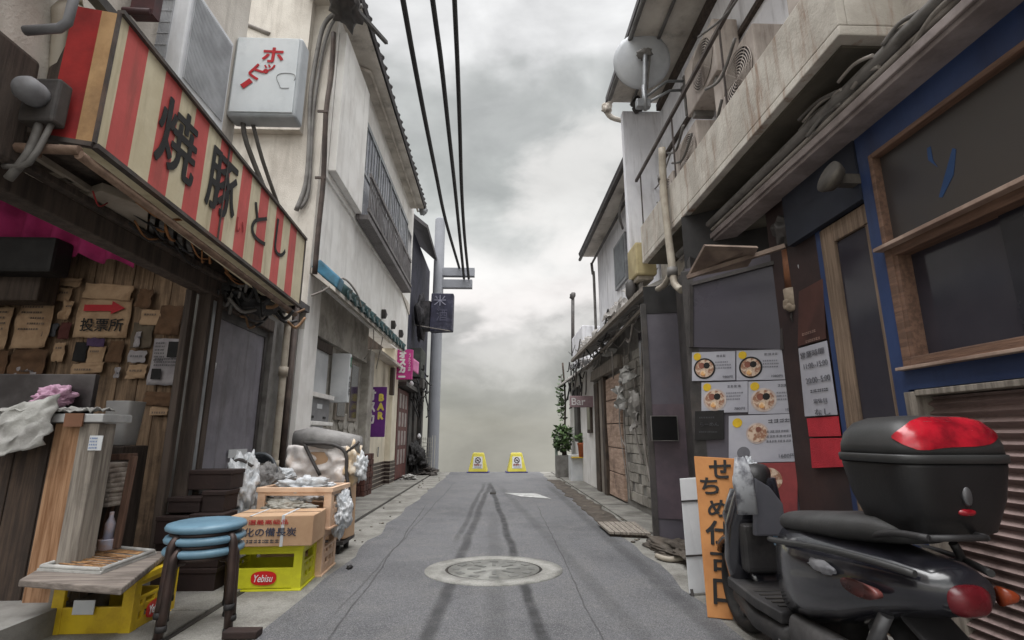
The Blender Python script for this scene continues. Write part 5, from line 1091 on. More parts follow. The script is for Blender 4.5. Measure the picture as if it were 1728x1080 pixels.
textlines(onS(1354, 567, .024), (0, -1, 0), (0, 0, 1), .2, 1, .03, pm('ink_tan', S(170, 140, 128), None), t, .018, seed=8); textlines(onS(1360, 579, .024), (0, -1, 0), (0, 0, 1), .18, 1, .03, MATS['ink_tan'], t, .018, seed=9)
dr = MB(); 
dr.box(XS-.025, XS, 2.97, 3.10, 0, 2.36); dr.box(XS-.025, XS, 2.645, 2.969, 2.24, 2.36); dr.box(XS-.02, XS, 2.655, 2.70, 0, 2.239)
do = dr.build('door', pm('door_wood', S(140, 120, 102), S(104, 88, 74), 3, .75, .5, 12, wave=(16, 16, .8), dirt=S(74, 60, 52), damt=.5), ns, bevel=.006, wob=.01)
MB().box(XS-.008, XS-.002, 2.71, 2.965, .05, 2.23).build('pane', M_glassd, do)
m = MB(); m.box(XS-.018, XS, 3.105, 3.15, 0, 2.4); m.build('blue_post', M_blue, ns)
m = MB(); m.box(XS-.06, XS-.01, 2.645, 3.4, 2.37, 2.75); m.build('dark_header', pm('navy_dark', S(40, 44, 56), None, 3, .7), ns)
# pipe joint, lamp and white box at the corner
t = thing('corner_pipe', 'rusty brown pipe with taped pale joint at the recess corner', 'pipe', tuple(PY(1336, 470, 3.55)))
P = lambda x, y, Y=3.55: PY(x, y, Y)
m = MB(); m.tube([P(1330, 420), P(1338, 490)], .046, 14, r2=.05); m.build('tube', pm('pipe_rust', S(134, 88, 58), S(104, 66, 46), 5, .7, .2, dirt=S(70, 54, 46), damt=.5), t)
m = MB(); m.tube([P(1336, 488), P(1339, 522)], .058, 14, r2=.05); m.blob(P(1338, 514), (.06, .05, .05), 3, .5, 2, 3); m.build('joint', pm('joint_tape', S(176, 162, 144), S(140, 126, 110), 6, .8, .3), t)
m = MB(); m.tube([P(1338, 520), P(1335, 535), P(1340, 548)], .012, 8, r2=.004); m.build('drip_end', M_dark, t)
m = MB(); m.box(P(1352, 0).x, P(1376, 0).x, 3.50, 3.56, P(1360, 430).z, P(1360, 345).z); tag(m.build('timber_post', pm('post_cream', S(168, 154, 120), S(140, 124, 94), 4, .8, .3), bevel=.01), 'short cream timber post hanging above the small white box', 'post')
m = MB(); m.prism([P(1352, 476, 3.4), P(1392, 464, 3.3), P(1386, 430, 3.3), P(1346, 446, 3.4)], (.05, .12, 0)); t = tag(m.build('junction_box', M_paint, bevel=.008), 'small white junction box with a dark number plate by the pipe', 'box')
m = MB(); m.blob(P(1330, 390, 3.5), (.09, .10, .12), 5, .6, 2, 3); m.box(P(1318, 0).x, P(1345, 0).x, 3.45, 3.6, P(1330, 405).z, P(1330, 362).z)
tag(m.build('wall_lamp', M_dark, bevel=.01), 'dark dusty lamp fitting above the rusty corner pipe', 'lamp')
c = PX(1418, 305, 2.0); m = MB(); m.lathe([(.02, 0), (.07, .02), (.09, .06), (.09, .08)], c, 20, M=Matrix.Rotation(R(-70), 3, 'Y')); m.box(c.x-.02, c.x+.14, c.y-.03, c.y+.03, c.z-.03, c.z+.03)
tag(m.build('spotlight', pm('lamp_dusty', S(96, 90, 82), S(66, 62, 58), 5, .8)), 'dusty round spotlight above the wooden door frame', 'lamp')
# broken awning panels under the slab
m = MB(); m.prism([onwall(1160, 470, .3), onwall(1190, 415, .6), onwall(1280, 418, .6), onwall(1262, 450, .3)], (0, .02, .02)); m.bar(onwall(1160, 468, .4), onwall(1325, 415, .5), .03, .03)
tag(m.build('awning_board', pm('board_brown', S(132, 116, 104), S(100, 86, 78), 4, .9, .3)), 'broken brownish awning board above the dark transom window', 'board')

# ------------------------------------------------------------ RIGHT: building with the concrete slab balcony
rb = thing('balcony_house', 'old house with stained concrete balcony slab above the shops', 'house', (2.4, 4.0, 0))
m = MB(); m.box(1.75, 2.36, 2.19, 5.78, 3.06, 3.12); m.box(1.75, 1.80, 2.19, 5.78, 3.121, 3.52); m.box(1.801, 2.36, 2.19, 2.25, 3.121, 3.52); m.build('balcony_slab', M_conc, rb, bevel=.008, wob=.015)
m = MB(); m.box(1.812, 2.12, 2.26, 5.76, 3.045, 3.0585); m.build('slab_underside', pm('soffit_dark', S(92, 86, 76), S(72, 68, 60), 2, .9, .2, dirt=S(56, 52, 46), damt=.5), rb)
m = MB(); m.box(2.12, 2.36, -2, 6.2, 2.86, 3.4); m.build('beam', M_soff, rb)
m = MB(); m.box(2.27, 2.5, -2, 6.3, 3.125, 7.5); m.build('upper_wall', M_siding, rb)
m = MB(); m.box(1.74, 2.3, 6.25, 6.36, 3.3, 5.45); m.build('end_wall', M_siding, rb, bevel=.006)
for z, w_ in ((4.70, .05), (5.50, .09)):
    MB().bar((2.25, 0, z), (2.25, 6.24, z), w_, w_).build('wall_batten', M_dwood, rb, wob=.03)
m = MB(); m.box(1.60, 2.4, -1, 6.3, 5.62, 5.66); m.build('soffit', M_soff, rb)
m = MB(); m.prism([(1.54, -1, 5.665), (2.6, -1, 6.2), (2.6, -1, 6.35), (1.54, -1, 5.76)], (0, 7.4, 0)); r_ = m.build('roof', M_roof, rb, wob=.05)
m = MB(); m.tube([(1.57, -1, 5.60), (1.57, 6.2, 5.58)], .03, 10); m.tube([(1.90, -1, 5.60), (1.90, 6.3, 5.59)], .02, 8); m.build('gutter', M_pipeg, r_, wob=.03)
# balcony railing and rods
m = MB()
m.bar((1.86, 1.5, 4.42), (1.86, 6.2, 4.36), .032, .032)
for k in range(4): m.bar((1.86, 2.4+k*1.2, 3.5), (1.86, 2.4+k*1.2, 4.38), .014, .014)
m.build('railing', pm('rail_brown', S(92, 84, 80), S(70, 62, 60), 5, .7, .2), rb)
# gutter spout hooking off the eave
pts = [PY(1045, 120, 6.5), PY(1036, 160, 6.6), PY(1024, 182, 6.7), PY(1032, 198, 6.7), PY(1062, 206, 6.6)]
m = MB(); m.tube(pts, .05, 10, sub=4, r2=.035); m.blob(pts[2], (.07, .07, .08), 3, .5, 2, 3)
tag(m.build('broken_gutter', pm('gutter_pale', S(128, 122, 132), S(90, 84, 88), 5, .7, .2, dirt=S(170, 164, 174), damt=.4)), 'broken gutter piece curling into the sky beside the dish', 'gutter')
m = MB(); m.blob(PY(1076, 178, 6.2), (.08, .08, .10), 9, .6, 2, 3); tag(m.build('bracket_scrap', M_dark), 'dark bracket scrap below the satellite dish', 'bracket')
# satellite dish
sd = thing('satellite_dish', 'round pale grey satellite dish on a bent arm at the balcony corner', 'satellite dish', tuple(PY(1090, 165, 5.1)))
c = PY(1085, 98, 5.1); ax = (Vector((-.10, -1, -.25))).normalized()
Mx = ax.to_track_quat('Z', 'Y').to_matrix()
prof = [(.0, .0)] + [(.30*k/8, .07*(k/8)**2) for k in range(1, 9)] + [(.305, .074), (.30, .066)] + [(.30*k/8, .07*(k/8)**2-.010) for k in range(8, 0, -1)]
m = MB(); m.lathe([(max(r_*1.09, .001), -z_) for r_, z_ in prof], c, 48, M=Mx); m.build('reflector', pm('dish_grey', S(190, 193, 197), S(176, 179, 184), 3, .5, .05, dirt=S(116, 118, 120), damt=.3), sd)
e_ = PY(1088, 165, 5.0); j = PY(1160, 150, 5.0)
m = MB(); m.tube([c+ax*.06, c+ax*.12+Vector((0, 0, -.05)), e_+Vector((0, 0, .05)), e_], .028, 10, sub=4); m.tube([e_+Vector((0, 0, -.15)), e_+Vector((0, 0, .15))], .03, 10)
m.tube([e_, PY(1125, 137, 5.0), PY(1155, 137, 5.05)], .016, 8); m.tube([e_+Vector((0, 0, -.08)), PY(1130, 153, 5.0), PY(1160, 152, 5.05)], .016, 8); m.build('arm', M_alu, sd)
m = MB(); m.blob(c+ax*.09, (.08, .07, .05), 5, .5, 2, 3); m.tube([c+ax*.1+Vector((-.05, 0, .01)), c+ax*.13+Vector((.05, 0, .05)), c+ax*.1+Vector((.05, 0, -.1)), e_+Vector((.03, 0, .1))], .012, 6, sub=4); m.build('mount', M_pipeg, sd)
m = MB(); m.blob(j, (.06, .12, .09), 8, .6, 2, 3); m.bar(j+Vector((0, .05, -.3)), j+Vector((0, .05, .2)), .04, .04); m.build('clamp', M_pipeg, sd)
m = MB(); m.box(e_.x-.10, e_.x+.06, 4.98, 5.05, e_.z-.12, e_.z-.02); m.build('converter', M_alu, sd, bevel=.01)

# outdoor units on the balcony
def unit(label, y, z, w, h, d, x=2.24, fans=1, rz=0):
    t = thing('air_conditioner', label, 'air conditioner', (x, y, z), R(90)+rz, 'outdoor units on the balcony')
    MB().box(-w/2, w/2, 0, d, 0, h).build('casing', M_acb, t, bevel=.015, local=True)     # front looks along local +y
    for k in range(fans):
        cx = -w*.12; cz = h*(k+.5)/fans; r0 = min(w*.36, h/fans*.42)
        m = MB(); m.lathe([(r0*.98, .0), (r0*.98, .004), (.001, .004), (.001, 0)], (cx, d+.001, cz), 32, M=Matrix.Rotation(R(-90), 3, 'X')); f = m.build('fan_opening', M_black, t, local=True)
        m = MB()
        for q in range(10):
            rr_ = r0*(q+1)/10; m.tube([(cx+rr_*math.cos(a), d+.012, cz+rr_*math.sin(a)) for a in [i*2*math.pi/32 for i in range(33)]], .0045, 5)
        for q in range(8):
            a = q*math.pi/4; m.bar((cx, d+.010, cz), (cx+r0*math.cos(a), d+.010, cz+r0*math.sin(a)), .006, .005)
        m.build('fan_grille', M_acb, f, local=True)
    for s_ in (-1, 1): MB().box(s_*w*.36-.03, s_*w*.36+.03, .02, d-.02, -.06, -.001).build('foot', M_conc2, t, local=True)
    return t
unit('outdoor unit highest up at the frame top on the balcony', 2.5, 3.60, .72, .56, .28)
unit('middle outdoor unit with round grille over the stained slab', 3.65, 3.60, .72, .56, .28)
unit('outdoor unit nearest the satellite dish on the balcony', 4.75, 3.60, .62, .50, .28)
unit('upper outdoor unit hung on the siding behind the railing', 4.35, 4.30, .72, .56, .24)
unit('small outdoor unit behind the pale downpipe on the balcony', 5.5, 3.58, .5, .42, .24)
for k, (y, lb) in enumerate(((2.9, 'nearest grey block lying on the balcony edge'), (3.95, 'grey block on the balcony edge between two outdoor units'), (4.6, 'grey block on the balcony edge under the satellite dish'), (5.2, 'last grey block on the balcony edge before the downpipe'))):
    m = MB(); m.box(1.83, 2.02, y-.11, y+.11, 3.125, 3.61); tag(m.build('concrete_block', M_conc2, bevel=.01, wob=.04), lb, 'block', 'concrete blocks along the balcony edge')
m = MB(); rr = random.Random(3)
for k in range(14):
    y = rr.uniform(2.2, 5.8); a = Vector((rr.uniform(1.8, 2.2), y, rr.uniform(3.5, 4.4))); b = a+Vector((rr.uniform(-.1, .1), rr.uniform(.2, 1.1), rr.uniform(-.5, .3))); m.tube([a, (a+b)/2+Vector((0, 0, -.12)), b], rr.uniform(.008, .016), 6, sub=5)
tag(m.build('cable_tangle', M_pipeg), 'grey refrigerant hoses tangled along the balcony units', 'hoses')

# downpipe in front of the slab and conduits under it
t = thing('drainpipe', 'pale crooked downpipe running down the slab end to a forked joint', 'pipe', tuple(PX(1135, 480, 1.70)))
P = lambda x, y, X=1.70: PX(x, y, X)
m = MB(); m.tube([P(1117, 250), P(1119, 310), P(1122, 350), P(1128, 400), P(1133, 440), P(1135, 462)], .037, 12, sub=3); m.tube([P(1135, 455), P(1138, 478), P(1150, 490)], .034, 10, sub=3); m.tube([P(1134, 458), P(1122, 480), P(1110, 488)], .03, 10, sub=3); m.build('tube', M_pipe, t)
MB().tube([P(1134, 452), P(1135, 466)], .05, 12).build('coupling', M_pipeg, t); MB().tube([P(1117, 296), P(1118, 306)], .046, 12).build('coupling', M_pipeg, t)
m = MB(); xs = 1.98
def run(z, x, r_, y0=-1.5, y1=5.1, mat=None): m.tube([(x, y0, z+.02), (x, (y0+y1)/2, z-.01), (x, y1, z)], r_, 10, sub=5)
run(2.925, 1.94, .036)
tag(m.build('conduit', M_pipeg), 'thick grey conduit running under the balcony slab', 'pipe')
m = MB(); run(2.868, 1.95, .016); run(2.845, 1.965, .012); tag(m.build('conduit', M_cablew), 'thin pale cables running just below the thick grey conduit', 'cable')
m = MB(); m.box(1.95, 2.11, -1.5, 4.9, 2.745, 2.83); m.box(1.93, 1.949, -1.5, 4.9, 2.77, 2.82); tag(m.build('fascia_strip', pm('strip_mauve', S(150, 140, 138), S(122, 112, 110), 4, .8, .2, dirt=S(90, 82, 78), damt=.5), bevel=.006, wob=.015), 'pale weathered fascia strip above the blue shop', 'fascia')
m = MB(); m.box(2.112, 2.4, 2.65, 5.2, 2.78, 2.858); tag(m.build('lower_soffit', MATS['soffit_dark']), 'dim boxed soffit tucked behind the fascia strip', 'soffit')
m = MB()
for k in range(22):
    y = rr.uniform(1.6, 2.6); a = Vector((1.93+rr.uniform(-.03, .06), y, 2.885+rr.uniform(-.03, .07))); b = a+Vector((rr.uniform(-.04, .04), rr.uniform(.15, .4), rr.uniform(-.05, .05))); m.tube([a, (a+b)/2+Vector((0, 0, .03)), b], rr.uniform(.006, .014), 6, sub=4, mi=rr.choice([0, 1]))
tag(m.build('cable_tangle', [M_pipeg, M_cablew]), 'knotted wires bundled on the conduit above the blue panel', 'cables')
t = thing('yellow_lamp_box', 'small cream box hanging below the far end of the slab', 'box', tuple(PX(1085, 470, 1.75)))
a = PX(1068, 475, 1.72); m = MB(); m.box(1.70, 1.95, 5.85, 6.25, 2.95, 3.36); m.build('housing', pm('cream_box', S(186, 172, 132), S(160, 146, 110), 4, .7, .1, dirt=S(120, 104, 80), damt=.4), t, bevel=.02)
m = MB(); m.box(1.72, 1.92, 5.90, 6.2, 2.90, 2.948); m.build('cover', M_pipe, t, bevel=.01)
m = MB(); m.lathe([(.05, 0), (.07, .05), (.07, .2), (.03, .25)], PX(1066, 505, 1.7), 14); tag(m.build('street_lamp', M_dark), 'dark lantern shaped lamp below the small cream box', 'lamp')

# ------------------------------------------------------------ RIGHT: far white two-storey house
rw = thing('white_corner_house', 'pale two storey house with dark gutters beyond the satellite dish', 'house', (2.3, 8.4, 0))
MB().box(2.16, 3.2, 6.4, 10.3, 2.6, 5.4).build('upper_wall', M_siding, rw)
w_ = MB().box(2.12, 2.159, 7.9, 8.7, 3.55, 4.35).build('window', M_alu, rw)
m = MB(); m.box(2.113, 2.119, 7.96, 8.64, 3.6, 4.3); m.build('pane', pm('mesh_grey', S(112, 116, 120), S(96, 100, 104), 5, .6), w_)
m = MB(); m.box(1.84, 2.3, 6.42, 10.4, 4.80, 4.84); m.build('soffit', M_soff, rw)
m = MB(); m.prism([(1.80, 6.4, 4.845), (1.78, 6.4, 4.91), (2.5, 6.4, 5.65), (2.5, 6.4, 5.5)], (0, 4.1, 0)); r_ = m.build('roof', M_roof, rw, wob=.04)
m = MB(); m.tube([(1.81, 6.4, 4.80), (1.81, 10.5, 4.77)], .032, 10); m.tube([(2.05, 6.4, 4.72), (2.05, 10.4, 4.66)], .025, 8); m.build('gutter', M_dark, r_, wob=.02)
m = MB(); m.tube([(2.05, 10.4, 4.66), (2.06, 10.35, 4.4), (2.07, 10.3, 4.3), (2.07, 10.3, 2.7)], .03, 8, sub=3); m.tube([(2.06, 7.4, 4.5), (2.06, 7.4, 3.6)], .022, 8); m.tube([(2.0, 7.3, 4.75), (1.95, 7.5, 4.5), (2.1, 7.9, 4.4)], .02, 8, sub=4); m.build('downpipe', M_pipeg, rw)
# lower storey: old frontage with door, tile facing and canopy
of = thing('old_frontage', 'ramshackle old shop frontage with boarded orange door and grey tiles', 'shop', (2.1, 8.3, 0))
XR = 2.06
m = MB(); m.box(XR, 3.2, 5.4, 10.7, 0, 2.7); m.build('wall', M_conc2, of, wob=.02)
d_ = MB(); 
for k in range(5): z = .05+k*.40; d_.box(XR-.05, XR-.003, 8.25, 9.3, z, z+.385)
do = d_.build('door', pm('board_orange', S(186, 160, 142), S(154, 130, 114), 3, .85, .3, 14, wave=(2, 1.5, 10), dirt=S(96, 76, 66), damt=.7), of, bevel=.008, wob=.02)
m = MB(); m.box(XR-.09, XR-.002, 9.32, 9.55, 0, 2.1); m.box(XR-.08, XR-.002, 9.95, 10.3, 0, 2.05); m.build('post', pm('post_brown', S(84, 72, 62), S(58, 50, 44), 4, .85, .3), of, bevel=.01)
m = MB(); m.box(XR-.055, XR-.002, 9.57, 9.93, 0, 2.1); m.build('post', M_gwood, of, bevel=.01)
m = MB(); m.box(XR-.12, XR-.002, 8.1, 10.4, 2.1, 2.3); m.build('lintel', M_gwood, of, wob=.05)
m = MB()
for r in range(16):
    for c_ in range(11):
        if rr.random() < .07: continue
        y = 5.95+c_*.195; z = .12+r*.135; m.box(XR-.022-rr.uniform(0, .012), XR-.002, y, y+.185, z, z+.125)
m.build('tile_facing', pm('tile_grey', S(168, 163, 154), S(128, 124, 117), 3, .7, .3, 30, dirt=S(66, 62, 58), damt=.6), of, bevel=.004, seg=1)
m = MB(); m.box(XR-.06, XR-.002, 6.3, 7.0, 2.0, 2.45); m.build('window', M_glassd, of)
m = MB(); m.prism([(XR, 5.5, 2.78), (1.64, 5.5, 2.62), (1.64, 5.5, 2.66), (XR, 5.5, 2.85)], (0, 5.2, 0)); cpy = m.build('canopy', pm('canopy_pale', S(190, 186, 181), S(150, 146, 142), 4, .8, .3, dirt=S(80, 75, 72), damt=.6), of, wob=.07)
m = MB(); m.bar((1.63, 5.4, 2.63), (1.63, 10.7, 2.62), .06, .05); m.bar((1.7, 5.4, 2.5), (1.9, 10.7, 2.45), .04, .04); m.build('canopy_edge', M_gwood, cpy, wob=.06)
for (px, py, w_, h_, lb) in ((1052, 632, .30, .22, 'torn white cloth scrap flapping under the old canopy'), (1043, 670, .22, .34, 'ragged pale cloth hanging over the orange boarded door'), (1066, 690, .25, .5, 'torn clear plastic sheet on the grey tile facing'), (1020, 590, .4, .2, 'crumpled pale sheet caught on the canopy edge')):
    p = PX(px, py, 1.86); m = MB(); sd_ = px
    m.sheet(p+Vector((0, w_/2*1.4, -h_/2)), (.05, -w_*1.4, 0), (0, 0, h_), 10, 10, lambda u, v: Vector((.16*noise.noise(Vector((u*3, v*3, sd_))), .12*noise.noise(Vector((u*3, v*2, sd_+5))), .14*noise.noise(Vector((u*2.6, v*3, sd_+9))))), th=.004, smooth=False)
    tag(m.build('cloth_scrap', M_clothw if px != 1066 else pm('plastic_dull', S(146, 143, 138), S(112, 108, 104), 6, .5, .5, 20)), lb, 'cloth')
m = MB()
for k in range(34):
    y = rr.uniform(5.8, 10.6); a = Vector((rr.uniform(1.64, 2.02), y, rr.uniform(2.3, 2.95))); b = a+Vector((rr.uniform(-.1, .1), rr.uniform(.2, 1.0), rr.uniform(-.45, .25))); m.tube([a, (a+b)/2+Vector((0, 0, -.12)), b], rr.uniform(.006, .015), 6, sub=4, mi=rr.choice([0, 1, 1, 2]))
tag(m.build('cable_tangle', [M_pipeg, M_cablew, M_cable]), 'mess of wires and hoses drooping over the old canopy', 'cables')
m = MB()
for k in range(10): y = rr.uniform(6.0, 8.2); m.tube([(XR-.05, y, rr.uniform(1.8, 2.4)), (XR-.09, y+.1, 1.2), (XR-.05, y+rr.uniform(-.2, .2), rr.uniform(.1, .9))], rr.uniform(.006, .016), 6, sub=5)
tag(m.build('hanging_wires', M_cablew), 'loose pale wires hanging down the grey tile facing', 'wires')
for k in range(7):
    y = 6.0+k*.7; m = MB()
    for q in range(3):
        p = Vector((1.74+rr.uniform(-.05, .16), y+rr.uniform(-.2, .2), 2.70+rr.uniform(0, .08))); w_, l_ = rr.uniform(.16, .3), rr.uniform(.3, .6); o_ = k*3+q; tl = rr.uniform(-.1, .22)
        m.sheet(p, (w_, rr.uniform(-.1, .1), .12+tl), (rr.uniform(-.1, .1), l_, rr.uniform(-.08, .12)), 5, 6, lambda u, v: Vector((.09*noise.noise(Vector((u*3, v*3, o_))), .09*noise.noise(Vector((u*3, v*3, o_+40))), .13*noise.noise(Vector((u*2.6, v*2.6, o_+80))))), th=.008, smooth=False)
    o_ = m.build('scrap', pm('scrap_sheet', S(172, 168, 164), S(126, 122, 118), 4, .75, .3, 30, dirt=S(88, 82, 78), damt=.6))
    tag(o_, ['bent metal sheets on the old canopy nearest the slab', 'second heap of bent sheets along the old canopy', 'third heap of bent sheets along the old canopy', 'pale bent sheets heaped in the middle of the old canopy', 'bent sheets above the orange boarded door', 'bent sheets above the brown door post', 'last heap of bent sheets at the far canopy end'][k], 'scrap', 'scrap heaped on the old canopy')
# far bar
fb = thing('far_bar', 'pale end house with small Bar sign and cluttered canopy', 'bar', (2.1, 12.4, 0))
m = MB(); m.box(2.05, 3.4, 10.72, 14.2, 0, 2.6); m.build('wall', M_white, fb)
m = MB(); m.box(1.95, 3.0, 11.2, 12.8, 2.7, 3.45); m.build('roof_box', M_siding, fb, bevel=.02, wob=.06)
m = MB(); m.prism([(2.05, 10.75, 2.55), (1.72, 10.75, 2.35), (1.72, 10.75, 2.40), (2.05, 10.75, 2.65)], (0, 3.4, 0)); m.build('canopy', MATS['canopy_pale'], fb, wob=.1)
w_ = MB().box(2.0, 2.048, 10.85, 11.3, 1.1, 1.78).build('window', M_dwood, fb, bevel=.01)
MB().box(1.994, 1.999, 10.92, 11.23, 1.17, 1.71).build('pane', pm('pane_dim_yellow', S(142, 138, 110), S(100, 96, 80), 3, .4), w_)
m = MB(); m.box(1.97, 2.048, 12.4, 12.9, .9, 2.2); m.build('door', M_dark, fb, bevel=.02)
t = thing('bar_sign', 'small dusty pink sign reading Bar at the far end house', 'sign', (1.85, 10.75, 1.75))
a = PY(962, 687, 10.75); b = PY(992, 668, 10.75); m = MB(); m.box(a.x, 2.06, 10.76, 10.82, a.z, b.z); m.build('board', pm('sign_mauve', S(160, 136, 140), S(138, 116, 120), 4, .7), t, bevel=.01)
lettering('Bar', ((a.x+b.x)/2-.01, 10.757, (a.z+b.z)/2), (1, 0, 0), (0, 0, 1), (b.x-a.x)*.75, (b.z-a.z)*.62, M_inkw, t, .02)
m = MB()
for k in range(30):
    a = Vector((rr.uniform(1.75, 2.0), rr.uniform(10.9, 13.9), rr.uniform(1.9, 2.9))); b = a+Vector((rr.uniform(-.1, .1), rr.uniform(-.3, .6), rr.uniform(-.5, .3))); m.tube([a, (a+b)/2+Vector((0, 0, -.1)), b], rr.uniform(.01, .025), 6, sub=4, mi=rr.choice([0, 1]))
tag(m.build('cable_tangle', [M_pipeg, M_cable]), 'tangled wires on the canopy of the far end house', 'cables')
m = MB(); p = PY(967, 600, 13.5); m.tube([PY(967, 602, 13.5), PY(968, 550, 13.5), PY(967, 492, 13.5)], .045, 8); m.blob(PY(967, 498, 13.5), (.07, .07, .1), 3, .6, 2, 2)
tag(m.build('antenna_mast', M_dark, wob=.05), 'thin dark mast rising above the far end house', 'mast')

# leaves and pots at the far right
def leaves(m, c, rad, n, seed, size=.07):
    q = random.Random(seed)
    for k in range(n):
        while True:
            v = Vector((q.uniform(-1, 1), q.uniform(-1, 1), q.uniform(-1, 1)))
            if .15 < v.length < 1: break
        p = Vector(c)+Vector((v.x*rad[0], v.y*rad[1], v.z*rad[2])); a = Vector((q.uniform(-1, 1), q.uniform(-1, 1), q.uniform(-.6, .6))).normalized(); b = a.cross(Vector((q.uniform(-1, 1), q.uniform(-1, 1), q.uniform(-1, 1)))).normalized(); s_ = size*q.uniform(.45, 1.35)
        m.add([p-a*s_, p+b*s_*.5, p+a*s_, p-b*s_*.5], [(0, 1, 2, 3)], q.choice([0, 0, 1]))
def pot_plant(label, pos, potm, potr, poth, c, rad, n, seed, name='potted_plant', square=False):
    t = thing(name, label, 'plant', pos, group='plants at the far end')
    m = MB()
    if square: m.prism([(pos[0]-potr, pos[1]-potr, pos[2]), (pos[0]+potr, pos[1]-potr, pos[2]), (pos[0]+potr, pos[1]+potr, pos[2]), (pos[0]-potr, pos[1]+potr, pos[2])], (0, 0, poth))
    else: m.lathe([(potr*.75, 0), (potr, poth*.85), (potr*1.08, poth*.86), (potr*1.08, poth), (potr*.9, poth), (potr*.85, poth*.93)], pos, 20)
    m.build('pot', potm, t, bevel=.008 if square else 0)
    m = MB(); q = random.Random(seed)
    for k in range(7): m.tube([(pos[0]+q.uniform(-.03, .03), pos[1]+q.uniform(-.03, .03), pos[2]+poth*.9), Vector(c)+Vector((q.uniform(-.6, .6)*rad[0], q.uniform(-.6, .6)*rad[1], q.uniform(-.5, .5)*rad[2]))], .012, 6, r2=.005)
    m.build('stems', M_dwood, t)
    m = MB(); leaves(m, c, rad, n, seed+1); f = m.build('foliage', [M_leaf, M_leafd], t); 
p = PZ(952, 806); pot_plant('tall leafy green bush in a dark grey planter', (p.x, p.y, .0), M_conc2, .2, .55, (p.x-.02, p.y, 1.0), (.28, .32, .38), 460, 3, square=True)
p = PZ(974, 812); m = MB(); m.box(p.x-.17, p.x+.24, p.y-.2, p.y+.2, 0, .60); tag(m.build('white_cabinet', M_paint, bevel=.01), 'pale cabinet standing between the bush and the end house wall', 'cabinet')
m = MB(); m.box(p.x-.16, p.x+.30, p.y-.32, p.y-.18, .535, .56); tag(m.build('plant_shelf', M_yellow, bevel=.004), 'thin yellow shelf carrying a terracotta pot', 'shelf')
pot_plant('small seedlings in a square terracotta pot on the yellow shelf', (p.x+.10, p.y-.25, .561), M_terra, .105, .32, (p.x+.1, p.y-.25, .98), (.16, .12, .12), 46, 13)
iv = thing('climbing_ivy', 'dark straggly ivy climbing the corner of the far end house', 'ivy', (1.86, 13.9, 0), group='plants at the far end')
m = MB(); 
for z, r_, n in ((1.9, .13, 30), (2.2, .12, 30), (2.5, .10, 20), (1.6, .10, 20)): leaves(m, (1.82+rr.uniform(-.06, .06), 13.95, z), (r_, .25, .2), n, int(z*10), .08)
m.build('foliage', [M_leafd, M_leaf], iv)
m = MB(); m.tube([(1.92, 13.9, 0), (1.86, 13.9, 1), (1.9, 13.95, 2), (1.85, 13.95, 3.0)], .025, 8, sub=4); m.build('stem', M_dwood, iv)
m = MB(); p = PZ(944, 806); m.prism([(p.x-.07, p.y, .2), (p.x-.03, p.y, .2), (p.x-.03, p.y, 1.0), (p.x-.07, p.y, 1.0)], (.0, .3, 0)); m.bar((p.x-.05, p.y+.15, 0), (p.x-.05, p.y+.15, .2), .03, .03)
tag(m.build('green_panel', pm('panel_green', S(120, 138, 126), None, 4, .6)), 'slim pale green panel at the left edge of the bush', 'panel')

# ------------------------------------------------------------ RIGHT: things on the ground
pl = thing('wooden_pallet', 'short wooden slat pallet lying by the right wall', 'pallet', (1.6, 6.2, 0))
q = [PZ(1008, 880, .06), PZ(1028, 897, .06), PZ(1100, 900, .06), PZ(1072, 880, .06)]
for k in range(7):
    a, b = k/7, (k+.86)/7; lo_ = q[1].lerp(q[2], a), q[1].lerp(q[2], b), q[0].lerp(q[3], b), q[0].lerp(q[3], a)
    m = MB(); m.prism([v-Vector((0, 0, .025)) for v in lo_], (0, 0, .025)); m.build('slat', M_gwood, pl, bevel=.003)
for i_, j_, o_ in ((1, 2, .06), (0, 3, -.06)): MB().bar(q[i_]+Vector((.02, o_, -.043)), q[j_]+Vector((0, o_, -.043)), .05, .034).build('bearer', M_dwood, pl)
t = thing('signboard', 'orange wooden signboard with black brushed characters leaning by the recess', 'signboard', (1.42, 3.3, 0))
# leaning board
b0, b1, t0, t1 = PZ(1194, 1042, .01), PZ(1237, 1046, .01), PY(1171, 770, 3.50), PY(1241, 774, 3.44)
m = MB(); m.prism([b0, b1, t1, t0], (.012, .03, 0)); m.build('board', M_orange, t, bevel=.004)
ub = ((t0+t1)/2-(b0+b1)/2).normalized(); rbv = ((b1-b0).normalized()+(t1-t0).normalized()).normalized(); nb_ = rbv.cross(ub).normalized()
def onbd(u, v): return b0.lerp(b1, u).lerp(t0.lerp(t1, u), v) + nb_*.006
for ch, u, v, w_, h_ in (('せ', .62, .92, .13, .115), ('ち', .34, .80, .11, .10), ('め', .55, .655, .12, .10), ('仕', .60, .50, .17, .135), ('古', .68, .335, .15, .125), ('口', .72, .15, .13, .13)):
    lettering(ch, onbd(u, v), rbv, ub, w_, h_, M_ink, t, .035)
t = thing('folded_white_board', 'tall folded white board standing behind the orange signboard', 'board', (1.40, 3.75, 0))
c0, c1, e0, e1 = PZ(1163, 1002, .02), PZ(1192, 1000, .02), PY(1147, 808, 3.85), PY(1176, 806, 3.85)
m = MB(); m.prism([c0, c1, e1, e0], (.01, .03, 0)); m.build('sheet', M_paint, t, bevel=.004)
for v in (.79, .31): a, b = c0.lerp(e0, v), c1.lerp(e1, v); MB().bar(a+Vector((-.004, -.006, 0)), b+Vector((.004, -.006, 0)), .006, .012).build('strap', M_dark, t)
m = MB(); m.bar(c0+Vector((.02, .0, -.018)), c0+Vector((.02, .02, .02)), .02, .03); m.build('foot', M_dark, t)
